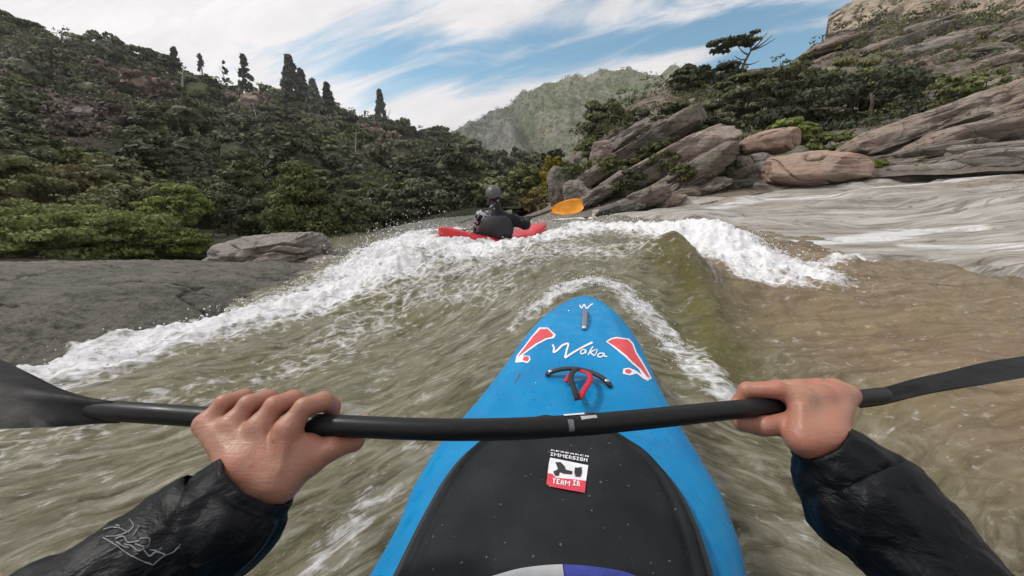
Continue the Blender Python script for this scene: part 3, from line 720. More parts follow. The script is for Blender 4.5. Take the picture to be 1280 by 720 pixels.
# ---------------------------------------------------------------- boulders and slabs
import bmesh
def ico(sub):
    bm = bmesh.new(); bmesh.ops.create_icosphere(bm, subdivisions=sub, radius=1)
    V = np.array([v.co[:] for v in bm.verts]); fc = np.array([[v.index for v in f.verts] for f in bm.faces]); bm.free(); return V, fc
ICO = {k: ico(k) for k in (2, 4, 5, 6)}
def rock(name, px, py, w, h, r, ang, label, mat, seed, cat='boulder', box=0.6, depth=0.8, sub=5, rough=0.07, cuts=16, group=None, tip=0.0):
    V0, fc = ICO[sub]; V = V0.copy()
    e = 1 - 0.55 * box; V = np.sign(V) * np.abs(V) ** e; V /= np.abs(V).max(axis=0)
    rs_ = np.random.RandomState(seed)
    for _ in range(cuts):                       # facets
        nrm = rs_.normal(size=3); nrm /= np.linalg.norm(nrm); dd = rs_.uniform(0.66, 0.95)
        o = V @ nrm - dd * np.abs(V @ nrm).max(); V -= np.clip(o, 0, None)[:, None] * nrm * 0.9
    c = WR(px, py, r); dpt = r / math.hypot(*ray(px, py)[:2])
    S = np.array([w / 2 / F * dpt, w / 2 / F * dpt * depth, h / 2 / F * dpt])
    mm = max(S) ; Vn = V * S
    V = Vn + (V / np.linalg.norm(V, axis=1)[:, None]) * (fbm(Vn / mm * 1.6 + seed, 5, seed, 0.55) * mm * rough * 2 + fbm(Vn / mm * np.array([2, 2, 11]) + seed, 4, seed + 3, 0.6, True) * mm * rough * 1.1 - 0.10 * mm * np.exp(-(fbm(Vn / mm * np.array([1.1, 1.1, 2.2]) + 2 * seed, 2, seed + 9) / 0.035) ** 2) * (rough > 0.02))[:, None] * np.array([1, 1, 0.6])
    a = -math.radians(ang); az = math.atan2(c[0], c[1])
    ca, sa = math.cos(a), math.sin(a); V = V @ np.array([[ca, 0, -sa], [0, 1, 0], [sa, 0, ca]]).T @ np.eye(3)
    V = V * 1.0
    x = V[:, 0].copy(); z = V[:, 2].copy()
    cz, sz = math.cos(-az), math.sin(-az); V = V @ np.array([[cz, -sz, 0], [sz, cz, 0], [0, 0, 1]]).T
    o = bpy.data.objects.new(name, make_mesh(name, V, fc, mat)); COL.objects.link(o); o.location = c
    return set_tags(o, label, cat, group, 'thing')
# ang < 0 lifts the end that points away from the river
rock('boulder', 1012, 212, 116, 42, 11.9, 2, 'large flat tan boulder lying on the pale shelf', M['pink_rock'], 3, box=0.45, depth=0.75, sub=6, rough=0.035, cuts=8)
rock('boulder', 962, 180, 68, 30, 13.6, -9, 'smaller slanting tan boulder perched behind the large flat one', M['pink_rock'], 8, box=0.6, depth=0.8, rough=0.04, cuts=8)
rock('boulder', 945, 212, 66, 36, 13.2, -6, 'grey boulder tucked under the slanting tan boulder', M['granite'], 12, box=0.6, depth=0.8)
rock('boulder', 346, 332, 134, 90, 7.2, -7, 'grey brown boulder at the end of the dark ledge below the trees', M['granite'], 21, box=0.15, depth=0.8, sub=6, rough=0.09)
rock('boulder', 418, 338, 84, 34, 6.6, 4, 'pale low boulder at the edge of the foam beside the grey brown one', M['granite'], 24, box=0.4, depth=0.8)
rock('boulder', 300, 330, 60, 26, 7.6, 8, 'small dark boulder wedged behind the end of the ledge', M['dark_rock'], 26, box=0.4)
rock('rock_slab', 818, 216, 190, 34, 12.5, -29, 'longest tan slab slanting up from the foam behind the paddle', M['tan_rock'], 31, 'rock slab', box=1.0, depth=0.5, sub=6, rough=0.035)
rock('rock_slab', 800, 190, 180, 26, 14.5, -32, 'thin brown slab lying just above the longest tan slab', M['slab_rock'], 33, 'rock slab', box=1.0, depth=0.5, rough=0.04)
rock('rock_slab', 856, 226, 130, 30, 11.4, -33, 'dark lichened slab below the longest tan slab', M['slab_rock'], 36, 'rock slab', box=0.95, depth=0.6, rough=0.05)
rock('rock_slab', 898, 222, 76, 34, 12.4, -28, 'squat grey green slab beside the tucked grey boulder', M['slab_rock'], 39, 'rock slab', box=0.8, depth=0.6, rough=0.05)
rock('boulder', 752, 194, 26, 34, 15.5, -12, 'upright grey block standing on the thin brown slab', M['tan_rock'], 41, box=0.7)
rock('boulder', 703, 235, 34, 64, 15, -8, 'tall red brown rock fin right of the yellow bushes', M['slab_rock'], 43, box=0.7, rough=0.07)
rock('boulder', 724, 250, 30, 52, 13, -30, 'leaning grey rock between the red brown fin and the tan slab', M['granite'], 44, box=0.8)
rock('boulder', 775, 262, 60, 14, 9.2, -14, 'low dark rock just above the foam crest under the tan slab', M['dark_rock'], 47, box=0.5)
rock('boulder', 800, 250, 72, 26, 9.9, -22, 'brown rock at the water line below the slanting slabs', M['slab_rock'], 49, box=0.7)
rock('boulder', 838, 252, 40, 18, 9.8, -12, 'pink grey rock at the upper end of the pale shelf', M['tan_rock'], 50, box=0.5)
rock('rock_slab', 1190, 152, 215, 40, 14.8, -20, 'long pinkish slab sloping up beside the flat boulder', M['tan_rock'], 52, 'rock slab', box=0.85, depth=0.5, sub=6, rough=0.05)
rock('rock_slab', 1235, 172, 200, 34, 14.0, -12, 'reddish granite slab under the long pinkish one', M['tan_rock'], 54, 'rock slab', box=0.9, depth=0.5, sub=6, rough=0.06)
rock('rock_slab', 1222, 206, 170, 22, 12.9, -4, 'grey layered slab just above the wet shelf', M['granite'], 56, 'rock slab', box=0.95, depth=0.5, rough=0.06)
rock('rock_slab', 1128, 206, 76, 14, 13.4, -6, 'small grey ledge between the flat boulder and the layered slab', M['granite'], 58, 'rock slab', box=0.8, rough=0.06)
rock('rock_slab', 1290, 202, 130, 34, 12.6, -3, 'grey slab at the edge of the photograph above the shelf', M['granite'], 59, 'rock slab', box=0.8, rough=0.06)
EX = [(1150, 170, 120, 16, 14.2, -24), (1215, 150, 130, 14, 15.0, -17), (1262, 136, 110, 13, 15.6, -14), (1170, 192, 110, 12, 13.4, -8), (1255, 189, 120, 14, 13.1, -5), (1215, 210, 100, 12, 12.8, -2), (1130, 196, 70, 12, 13.3, -14), (1275, 160, 90, 18, 14.4, -20)]
EL = ['narrow cracked slab along the lower edge of the long pinkish slab', 'thin slab above the reddish granite slab', 'highest thin slab over the pinkish rocks', 'thin dark layer under the reddish granite slab', 'flaky grey layer over the layered slab near the shelf', 'lowest thin slab touching the wet shelf', 'short wedge slab between the small grey ledge and the pinkish slab', 'steep short slab among the pinkish rocks']
for i, (e_, lb) in enumerate(zip(EX, EL)): rock('rock_slab', *e_, lb, M[['slab_rock', 'tan_rock', 'granite', 'slab_rock', 'granite', 'slab_rock', 'granite', 'tan_rock'][i]], 640 + i, 'rock slab', box=0.85, depth=0.5, rough=0.12)
EX = [(770, 228, 90, 12, 12.2, -31), (842, 196, 90, 12, 13.8, -30), (880, 236, 60, 14, 10.9, -20), (745, 246, 46, 16, 11.2, -34), (912, 236, 50, 14, 11.2, -12), (785, 172, 60, 16, 17, -30), (820, 166, 80, 14, 18, -26), (735, 222, 40, 14, 14, -36)]
EL = ['splintered strip along the foot of the longest tan slab', 'thin strip along the upper edge of the longest tan slab', 'small wedge rock beneath the squat grey green slab', 'broken strip beside the leaning grey rock', 'flat dark stone beside the upper pale shelf', 'slanting block under the round dark tree', 'slanting block under the small dark tree', 'thin splinter above the leaning grey rock']
for i, (e_, lb) in enumerate(zip(EX, EL)): rock('rock_slab', *e_, lb, M[['slab_rock', 'slab_rock', 'granite', 'slab_rock', 'dark_rock', 'granite', 'slab_rock', 'granite'][i]], 660 + i, 'rock slab', box=0.85, depth=0.6, rough=0.12)
rng = random.Random(5)
for i in range(60):                            # broken ledges scattered on the right slope
    px = rng.uniform(950, 1300); t = rng.uniform(1.6, 4.6)
    if px < 1150 and t < 3.1: continue
    p = RH.at(px, t); r = math.hypot(p[0], p[1]); dpt = p[1] * CT - (p[2] - .9) * ST
    py = 360 - F * (p[1] * ST + (p[2] - .9) * CT) / dpt; pxx = 640 + F * p[0] / dpt
    rock('rock_outcrop', pxx, py, rng.uniform(22, 75), rng.uniform(6, 15), r, rng.uniform(-16, 0), 'weathered grey ledge jutting from the rocky slope', rng.choice([M['granite'], M['slab_rock'], M['slab_rock'], M['tan_rock']]), 700 + i, 'rock outcrop', box=0.85, depth=0.6, sub=4, rough=0.12, group='ledges jutting from the rocky slope')
for i in range(16):
    px = rng.uniform(735, 900); t = rng.uniform(0.5, 4.0)
    p = RH.at(px, t); r = math.hypot(p[0], p[1]); dpt = p[1] * CT - (p[2] - .9) * ST
    py = 360 - F * (p[1] * ST + (p[2] - .9) * CT) / dpt; pxx = 640 + F * p[0] / dpt
    rock('tilted_rock', pxx, py, rng.uniform(26, 70), rng.uniform(10, 22), r, rng.uniform(-40, -22), 'tilted brown block among the bushes above the slanting slabs', rng.choice([M['granite'], M['slab_rock'], M['slab_rock']]), 800 + i, 'rock', box=0.85, depth=0.7, sub=4, rough=0.07, group='tilted blocks above the slanting slabs')
# ---------------------------------------------------------------- vegetation
def leaves_mesh(cent, nrm, size, rs_, aspect=0.55):
    n = len(cent)
    a = rs_.normal(size=(n, 3)); nrm = nrm + a * 0.5; nrm /= np.linalg.norm(nrm, axis=1)[:, None]
    t = rs_.normal(size=(n, 3)); t -= nrm * (t * nrm).sum(1)[:, None]; t /= np.linalg.norm(t, axis=1)[:, None]
    b = np.cross(nrm, t); s = size * rs_.uniform(0.5, 1.4, n)[:, None]
    V = np.stack([cent - t * s, cent + b * s * aspect, cent + t * s, cent - b * s * aspect], 1).reshape(-1, 3)
    return V, np.arange(n * 4).reshape(-1, 4)
def crown_verts(seed, w, h, nclump, nleaf, leaf, z0=0.0, cl=0.28, flat=0.6, shape='round', lean=0.0):
    rs_ = np.random.RandomState(seed); C = []; N = []
    for k in range(nclump):
        d = rs_.normal(size=3); d /= np.linalg.norm(d); rad = rs_.uniform(0.45, 1.0) ** 0.5
        if shape == 'round': p = d * rad
        elif shape == 'cone':
            t = rs_.uniform(0, 1) ** 0.8; a = rs_.uniform(0, 6.283); q = (1 - t) * rs_.uniform(0.5, 1.1) + 0.05; p = np.array([math.cos(a) * q, math.sin(a) * q, t * 2 - 1])
        else:
            t = rs_.uniform(-1, 1); a = rs_.uniform(0, 6.283); q = rs_.uniform(0.2, 1.0); p = np.array([math.cos(a) * q, math.sin(a) * q, t * 0.35 + (1 - q) * 0.5])
        s = cl * rs_.uniform(0.5, 1.25)
        m = rs_.poisson(nleaf * (s / cl) ** 2)
        g = rs_.normal(size=(m, 3)); g /= np.linalg.norm(g, axis=1)[:, None] + 1e-9
        rr_ = rs_.uniform(0.35, 1.0, m)[:, None] ** 0.6
        q = p + g * rr_ * s * np.array([1, 1, flat]) 
        q[:, 0] += lean * (q[:, 2] + 1)
        C.append(q * np.array([w / 2, w / 2, h / 2]) + np.array([0, 0, z0 + h / 2])); N.append(g + np.array([0, 0, 0.35]))
    C = np.concatenate(C); N = np.concatenate(N)
    if not len(C): C = np.zeros((1, 3)); N = np.ones((1, 3))
    keep = C[:, 2] > z0 - 0.02 * h
    return leaves_mesh(C[keep], N[keep], leaf, rs_)
def trunk_verts(seed, h, r, limbs=4, w=1.0, top=0.7):
    rs_ = random.Random(seed); A = Acc()
    P = [(0, 0, -0.25 * r - 0.15)]; x = y = 0
    for i in range(1, 7):
        x += rs_.uniform(-.05, .05) * h; y += rs_.uniform(-.05, .05) * h; P.append((x, y, h * top * i / 6))
    P = np.array(P); A.add(*tube(P, np.linspace(r, r * 0.4, 7), 8))
    for k in range(limbs):
        i = rs_.randint(2, 5); a = rs_.uniform(0, 6.283); L = w * rs_.uniform(0.25, 0.45)
        s = P[i]; e = s + np.array([math.cos(a) * L, math.sin(a) * L, h * rs_.uniform(.12, .3)]); mid = (s + e) / 2 + np.array([0, 0, -0.04 * h])
        A.add(*tube(smooth_path([s, mid, e], 6), np.linspace(r * .5, r * .15, 6), 6))
    return np.concatenate(A.V), A.Fc
def tree(name, loc, w, h, label, leaf_mat, seed, nclump=55, nleaf=120, leaf=0.07, z0=None, shape='round', bark='bark', group=None, cat='tree', tr=None, flat=0.6, cl=0.28, limbs=5, lean=0.0):
    e = empty(name, loc, label, cat, group, rz=0)
    if z0 is None: z0 = 0.12 * h
    V, fc = crown_verts(seed, w, h - z0, nclump, nleaf, leaf, z0, cl, flat, shape, lean)
    c = bpy.data.objects.new('crown', make_mesh('crown', V, fc, leaf_mat, smooth=False)); COL.objects.link(c); c.parent = e
    V, f2 = trunk_verts(seed + 1, h, tr or h * 0.035, limbs, w)
    t = bpy.data.objects.new('trunk', make_mesh('trunk', V, f2, M[bark])); COL.objects.link(t); t.parent = e
    return e
def base_at(px, py, r): return WR(px, py, r)
def pxsz(px, py, r, n): return n / F * r / math.hypot(*ray(px, py)[:2])
def tree_px(name, px, ybase, ytop, wpx, r, *a, **k):
    p = WR(px, ybase, r); h = pxsz(px, ybase, r, ybase - ytop); w = pxsz(px, ybase, r, wpx)
    k.setdefault('leaf', pxsz(px, ybase, r, 2.5)); k['nleaf'] = int(k.get('nleaf', 120) * 1.35)
    return tree(name, p, w, h, *a, **k)
# big trees along the left bank
tree_px('bank_tree', 40, 335, 198, 175, 11.5, 'yellow topped leafy tree at the far left of the bank', M['leaf_olive'], 1, nclump=110, nleaf=140, flat=0.55, cl=0.2)
tree_px('yellow_bush', 62, 262, 202, 90, 11.8, 'yellowish crown above the leafy tree on the left bank', M['leaf_yellow'], 2, cat='bush', nclump=40, nleaf=80, flat=0.5, z0=0.1)
tree_px('bank_bush', -40, 338, 240, 170, 9.6, 'wide spreading bush cut by the left edge above the dark ledge', M['leaf_bright'], 3, cat='bush', nclump=100, nleaf=150, flat=0.6, z0=0, cl=0.2)
tree_px('bank_bush', 95, 335, 258, 210, 9.2, 'widest bright green bush spreading over the dark ledge', M['leaf_bright'], 4, cat='bush', nclump=120, nleaf=150, flat=0.6, z0=0, cl=0.2)
tree_px('bank_bush', 195, 332, 280, 130, 9.0, 'low green bush at the end of the dark ledge', M['leaf_bright'], 5, cat='bush', nclump=80, nleaf=130, flat=0.6, z0=0, cl=0.22)
tree_px('bank_tree', 180, 325, 232, 74, 14.5, 'small olive tree behind the widest green bush', M['leaf_olive'], 6, nclump=60, nleaf=120)
tree_px('bank_tree', 232, 322, 234, 72, 13.5, 'rounded tree with a pale bare stem beside the low green bush', M['leaf_bright'], 7, bark='pale_bark', nclump=55, nleaf=110, z0=0.9, tr=0.06)
tree_px('bank_tree', 300, 318, 236, 88, 15, 'dark rounded tree behind the grey brown boulder', M['leaf_dark'], 8, nclump=60, nleaf=120)
tree_px('bank_tree', 272, 305, 225, 60, 19, 'slim olive tree between the pale stemmed tree and the dark one', M['leaf_olive'], 9, nclump=50, nleaf=100)
tree_px('bank_tree', 384, 314, 214, 104, 13.0, 'bright green pointed tree above the grey brown boulder', M['leaf_bright'], 10, shape='cone', nclump=80, nleaf=130, cl=0.3)
tree_px('bank_tree', 432, 312, 248, 76, 13.5, 'low green tree right of the bright pointed tree', M['leaf_bright'], 11, nclump=55, nleaf=120)
tree_px('bank_tree', 345, 315, 262, 66, 17, 'dark low tree left of the bright pointed tree', M['leaf_dark'], 12, nclump=45, nleaf=110)
tree_px('bank_tree', 478, 306, 238, 72, 19, 'dark tree left of the distant paddler over the foam', M['leaf_dark'], 13, nclump=50, nleaf=110)
tree_px('bank_tree', 528, 296, 228, 66, 24, 'rounded dark tree behind the spray left of the paddler', M['leaf_dark'], 14, nclump=50, nleaf=110)
tree_px('bank_tree', 575, 285, 222, 60, 30, 'dark tree just left of the paddler in the red kayak', M['leaf_dark'], 15, nclump=45, nleaf=110)
tree_px('bank_tree', 620, 276, 224, 54, 34, 'olive brown tree directly behind the helmet of the paddler', M['leaf_olive'], 16, nclump=45, nleaf=110)
tree_px('bank_tree', 655, 272, 208, 46, 38, 'olive yellow tree in the gap of the gorge', M['leaf_olive'], 17, nclump=45, nleaf=110)
tree_px('yellow_bush', 688, 262, 196, 26, 34, 'narrow yellow green shrub in front of the mountain', M['leaf_yellow'], 18, cat='bush', nclump=30, nleaf=80, z0=0.05)
tree_px('yellow_bush', 668, 268, 232, 40, 24, 'low yellow green bush behind the orange paddle blade', M['leaf_yellow'], 19, cat='bush', nclump=35, nleaf=80, z0=0.05)
# skyline trees
def pine(px, ybase, ytop, wpx, r, label, seed, dens=60):
    dens = int(dens * 2.4); wpx = wpx * 1.35
    tree_px('pine_tree', px, ybase, ytop, wpx, r, label, M['needle'], seed, shape='cone', nclump=dens, nleaf=16, cl=0.13, flat=0.6, leaf=pxsz(px, ybase, r, 2.6), z0=0.6, tr=0.18)
pine(311, 122, 74, 16, 165, 'thin bare pine on the ridge left of the tallest pair', 31, 26)
pine(368, 134, 77, 24, 165, 'tallest dark pine on the left ridge', 32, 90)
pine(381, 136, 92, 20, 168, 'second pine close beside the tallest one on the ridge', 33, 60)
pine(412, 145, 108, 16, 172, 'shorter pine right of the tallest pair on the ridge', 34, 40)
pine(478, 168, 118, 14, 180, 'lone pale pine at the low right end of the ridge', 35, 60)
pine(223, 96, 62, 10, 160, 'tiny lone pine on the ridge at the upper left', 36, 18)
pine(255, 104, 72, 8, 162, 'thin dead snag on the ridge beside the tiny pine', 37, 7)
pine(285, 112, 80, 6, 162, 'barely leafed snag left of the thin bare pine', 38, 5)
pine(395, 145, 104, 18, 150, 'dark bushy pine just below the tallest pair', 39, 60)
# trees of the right slope
tree_px('slope_tree', 924, 92, 50, 66, 46, 'lone flat topped tree standing against the sky on the ridge', M['leaf_dark'], 51, shape='flat', nclump=26, nleaf=60, cl=0.24, z0=1.9, flat=0.35, limbs=8, lean=-0.12, tr=0.16)
tree_px('slope_tree', 755, 190, 130, 56, 33, 'round dark tree above the slanting slabs', M['leaf_olive'], 52, nclump=60, nleaf=120)
tree_px('slope_tree', 790, 172, 138, 46, 36, 'small dark tree behind the round one', M['leaf_dark'], 53, nclump=45, nleaf=100)
RT = [(1075, 195, 92, 130, 20, 'dark'), (1010, 190, 100, 120, 21, 'dark'), (950, 172, 95, 96, 24, 'olive'), (1125, 178, 100, 96, 22, 'dark'), (985, 155, 82, 90, 28, 'dark'), (1040, 150, 84, 90, 28, 'olive'),
      (905, 175, 118, 74, 24, 'olive'), (880, 200, 150, 62, 19, 'olive'), (862, 125, 84, 50, 40, 'dark'), (900, 118, 84, 46, 42, 'dark'), (1040, 205, 168, 60, 15.5, 'bright'), (1090, 207, 172, 60, 15.5, 'bright'), (985, 188, 152, 52, 17, 'bright'), (845, 180, 132, 58, 24, 'olive'), (925, 140, 96, 60, 32, 'dark')]
RL = ['widest dark oak in the thicket above the flat boulder', 'dark oak of the thicket left of the widest one', 'olive oak at the left end of the thicket', 'dark oak at the right end of the thicket over the pinkish slab', 'dark oak high behind the olive one on the slope',
      'olive oak high at the middle of the thicket', 'olive bush above the slanting slabs', 'olive bush beside the squat grey green slab', 'small dark bush on the skyline left of the lone tree', 'small dark bush on the skyline just below the lone tree',
      'fresh green bush behind the flat boulder', 'fresh green bush right of the flat boulder', 'fresh green bush over the slanting tan boulder', 'olive bush on the slope right of the round dark tree', 'dark bush below the lone flat topped tree']
for i, ((px, yb, yt, wp, r, mk), lb) in enumerate(zip(RT, RL)):
    tree_px('slope_bush' if 'bush' in lb else 'slope_tree', px, yb, yt, wp, r, lb, M['leaf_' + mk], 60 + i, cat='bush' if 'bush' in lb else 'tree', nclump=60, nleaf=110, flat=0.4, z0=0.1)

GB = [(742, 212, 30, 14.2), (768, 238, 22, 11.6), (790, 204, 34, 13.6), (815, 178, 40, 15.5), (838, 232, 26, 11.2), (860, 206, 40, 12.8), (880, 176, 46, 15), (872, 246, 26, 10.8), (898, 196, 40, 13.2), (735, 186, 30, 17), (1112, 172, 34, 15.5), (1180, 118, 44, 18), (1230, 108, 40, 18.5), (1150, 200, 24, 13.0), (1262, 120, 36, 17.5), (1098, 210, 22, 12.9), (925, 206, 26, 12.6), (714, 216, 24, 14)]
for i, (px, py, wp, r) in enumerate(GB):
    tree_px('slope_bush', px, py + wp * .35, py - wp * .4, wp, r, 'low olive shrub growing in a gap between the bare slabs', M['leaf_olive' if i % 3 else 'leaf_bright'], 300 + i, cat='bush', nclump=28, nleaf=70, flat=0.5, z0=0.02, limbs=3, group='low shrubs in the gaps between the bare slabs')
DT = [(238, 112, 96, 84, 7, 'leaning pale dead trunk high on the shaded hillside'), (170, 150, 128, 100, -6, 'short pale dead trunk on the reddish patch of the hillside'), (262, 178, 150, 92, 4, 'thin bare trunk on the middle of the hillside'), (330, 165, 140, 96, -3, 'pale bare trunk below the ridge pines'), (73, 118, 100, 96, 9, 'bleached stump high at the left of the hillside'), (448, 196, 172, 90, 4, 'bare grey trunk among the dark shrubs under the lone pale pine')]
for i, (px, yb, yt, r, tl, lb) in enumerate(DT):
    p = WR(px, yb, r); h = pxsz(px, yb, r, yb - yt) * 1.3; P_ = [p + np.array([tl / 30 * h * t_ ** 1.3, -1.5, h * t_]) for t_ in (0, .3, .6, .85, 1)]
    A = Acc(); A.add(*tube(smooth_path(np.array(P_), 12), np.linspace(.16, .04, 12), 7))
    for q, (t_, dx) in enumerate([(.5, .22), (.68, -.2), (.8, .14)]):
        b0 = p + np.array([tl / 30 * h * t_ ** 1.3, -1.5, h * t_]); A.add(*tube(smooth_path(np.array([b0, b0 + [dx * h * .5, 0, .03 * h], b0 + [dx * h, 0, .14 * h]]), 5), np.linspace(.07, .02, 5), 5))
    V_ = np.concatenate(A.V) - p; o = bpy.data.objects.new('dead_tree', make_mesh('dead_tree', V_, A.Fc, M['pale_bark'])); COL.objects.link(o); o.location = p; set_tags(o, lb, 'dead tree')
GB2 = [(790, 226, 34, 10.8), (828, 204, 36, 11.6), (850, 218, 30, 10.6), (875, 214, 40, 11.4), (765, 208, 30, 13), (905, 214, 34, 11.9), (842, 186, 36, 13.0), (812, 192, 30, 13.4)]
for i, (px, py, wp, r) in enumerate(GB2):
    tree_px('slope_bush', px, py + wp * .35, py - wp * .4, wp, r, 'low olive shrub growing in a gap between the bare slabs', M['leaf_olive' if i % 3 else 'leaf_dark'], 340 + i, cat='bush', nclump=28, nleaf=70, flat=0.5, z0=0.02, limbs=3, group='low shrubs in the gaps between the bare slabs')
# hillside shrubs: prototypes copied over the slopes
def shrub_mesh(name, seed, mat, nclump, nleaf, leaf, cone=False, flat=0.6):
    V, fc = crown_verts(seed, 1.0, 0.8, nclump, nleaf, leaf, 0.0, 0.3, flat, 'cone' if cone else 'round')
    V3, f3 = ICO[4][0], ICO[4][1]; V3 = V3 * (0.86 + 0.22 * fbm(V3 * 2.2 + seed, 3, seed))[:, None] * np.array([.36, .36, .27]) + np.array([0, 0, .38])
    V = np.concatenate([V, V3]); fc = [tuple(f) for f in fc] + [tuple(int(i) + len(V) - len(V3) for i in f) for f in f3]
    V2, f2 = trunk_verts(seed, 0.5, 0.03, 3, 0.6)
    fl = [tuple(f) for f in fc] + [tuple(i + len(V) for i in f) for f in f2]
    return make_mesh(name, np.concatenate([V, V2]), fl, [mat, M['bark']], False, [0] * len(fc) + [1] * len(f2))
KINDS = ['dark', 'dark', 'grey', 'olive', 'rust', 'dark', 'grey']
PRO = {k: [shrub_mesh('shrub', 900 + i * 10 + j, M['leaf_' + k], 30, 70, 0.055) for j in range(2)] for i, k in enumerate(['dark', 'grey', 'olive', 'rust', 'bright'])}
LBL = {'dark': 'rounded dark evergreen shrub on the shaded hillside', 'grey': 'dull grey green shrub on the shaded hillside', 'olive': 'olive green shrub on the shaded hillside', 'rust': 'reddish brown leafless shrub on the hillside', 'bright': 'fresh green tree low on the hillside'}
rng = random.Random(11)
def hill_kind(px, t):
    v = float(noise3(np.array([px * 0.012, t * 2.2, 0.5]), 5))
    if t < 2.3: return rng.choice(['dark', 'dark', 'olive', 'olive', 'bright'])
    if px < 480 and 2.4 < t < 4.3 and v > 0.12: return rng.choice(['rust', 'rust', 'grey', 'dark'])
    if t > 3.6: return rng.choice(['grey', 'grey', 'dark', 'dark', 'olive'] if px < 300 else ['grey', 'dark', 'dark', 'olive'])
    return rng.choice(['dark', 'dark', 'olive', 'grey'])
spots = []
while len(spots) < 292:
    px = rng.uniform(-30, 690); t = 1.0 + 4.0 * rng.random() ** 0.85
    spots.append((px, t))
for px, t in spots:
    p = LH.at(px, t); k = hill_kind(px, t); r = math.hypot(p[0], p[1])
    o = bpy.data.objects.new('hillside_shrub', rng.choice(PRO[k])); COL.objects.link(o)
    s = pxsz(px, 200, r, rng.uniform(24, 74) * (1.3 - t * 0.13)); s = min(s, 13)
    o.location = (p[0], p[1], p[2] - 0.1 * s); o.rotation_euler = (0, 0, rng.uniform(0, 6.28)); o.scale = (s, s, s * rng.uniform(0.6, 1.05))
    set_tags(o, LBL[k], 'shrub', k.replace('bright', 'fresh green').replace('rust', 'reddish brown') + ' shrubs on the dark hillside')
def brush(name, loft, n, pxlo, pxhi, tlo, thi, kinds, szpx, label, seed, nl=90, leafpx=2.2, maxs=9, py=200):
    rs_ = np.random.RandomState(seed); r2 = random.Random(seed)
    per = {}
    tm = {k: [crown_verts(seed + 3 * j + 100 * i, 1.0, 0.8, 12, nl / 12, 0.05 * leafpx / 2.2, 0.0, 0.34, 0.6)[0].reshape(-1, 4, 3) for j in range(3)] for i, k in enumerate(dict.fromkeys(kinds))}
    for _ in range(n):
        px = r2.uniform(pxlo, pxhi); t = r2.uniform(tlo, thi); p = loft.at(px, t); k = r2.choice(kinds) if loft is not LH else hill_kind(px, t)
        if k not in tm: k = kinds[0]
        r = math.hypot(p[0], p[1]); s = min(pxsz(px, py, r, r2.uniform(*szpx)), maxs); a = r2.uniform(0, 6.28)
        Vt = tm[k][r2.randrange(3)]; c, q = math.cos(a), math.sin(a)
        per.setdefault(k, []).append((Vt @ (np.array([[c, -q, 0], [q, c, 0], [0, 0, 1]]).T * s)) + np.array([p[0], p[1], p[2] - 0.12 * s]))
    V = []; idx = []; mats = []; tn = []
    for i, (k, L) in enumerate(per.items()):
        A = np.concatenate(L); tn += [np.full(len(x) * 4, r2.random()) for x in L]; V.append(A.reshape(-1, 3)); idx += [i] * len(A); mats.append(M['leaf_' + k])
    V = np.concatenate(V); o = obj(name, V, np.arange(len(V)).reshape(-1, 4), mats, smooth=False, mat_idx=idx, attrs=dict(tone=np.concatenate(tn)))
    return set_tags(o, label, 'brush', kind='stuff')
brush('chaparral_vegetation', LH, 1700, -80, 720, 1.2, 5.05, ['dark', 'grey', 'olive', 'rust', 'bright'], (14, 36), 'dense mixed brush covering the shaded hillside', 5, nl=150, leafpx=2.4, maxs=10)
brush('slope_vegetation', RH, 420, 700, 1330, 1.6, 5.0, ['olive', 'dark', 'olive', 'grey'], (12, 36), 'low olive brush between the rocks of the slope', 6, nl=150)
brush('mountain_vegetation', FMn, 2600, 560, 900, 1.2, 5.0, ['far'], (2.5, 6.0), 'scattered scrub dotting the distant mountain', 8, nl=36, leafpx=5, maxs=9)
# ---------------------------------------------------------------- kayaks
M['blue'] = m_simple('blue_plastic', (0.0, 0.215, 0.50), 0.42, 0.12, 6, 0.08, 60, spec=0.28)
def m_hull():
    t = NT('blue_hull_plastic'); c = t.coord()
    a = t.noise(c, 5, 5, 0.6); sc = t.noise(t.scaled(c, (90, 7, 40), (0, 0, 0.5)), 1.6, 7, 0.7, 0.3); sc2 = t.noise(t.scaled(c, (12, 95, 40), (0, 0, -0.35)), 1.6, 7, 0.7, 0.3); w = t.noise(c, 34, 5, 0.65)
    col = t.ramp(a, [(0.3, (0.0, 0.175, 0.42)), (0.7, (0.0, 0.24, 0.52))])
    col = t.mix(t.maprange(sc, 0.66, 0.70, 0, 0.35), col, (0.22, 0.42, 0.62)); col = t.mix(t.maprange(sc2, 0.67, 0.71, 0, 0.3), col, (0.2, 0.4, 0.6))
    h = t.math('ADD', t.math('MULTIPLY', t.noise(c, 220, 3), 0.25), t.math('MULTIPLY', t.maprange(sc, 0.6, 0.7), -0.4))
    t.bump(h, 0.35, 0.0012)
    t.P(Base_Color=col, Roughness=t.maprange(w, 0.40, 0.58, 0.22, 0.55), Specular_IOR_Level=0.25); return t.m
M['blue'] = m_hull()
M['red_plastic'] = m_simple('red_plastic', (0.55, 0.02, 0.03), 0.35, 0.2, 6, 0.1, 60)
M['neoprene'] = m_simple('black_neoprene', (0.012, 0.0145, 0.017), 0.7, 0.35, 9, 0.25, 350, spec=0.22)
M['rubber'] = m_simple('black_rubber', (0.012, 0.012, 0.014), 0.45, 0.2, 20, 0.1)
M['black_metal'] = m_simple('black_handle', (0.02, 0.02, 0.022), 0.35, 0.3, 60, 0.1)
M['steel'] = m_simple('bolt_steel', (0.55, 0.55, 0.57), 0.3, 0.1, 60, metal=0.9)
M['white'] = m_simple('white_print', (0.72, 0.72, 0.76), 0.5, 0.08, 60)
M['red_print'] = m_simple('red_print', (0.62, 0.06, 0.075), 0.45, 0.12, 40)
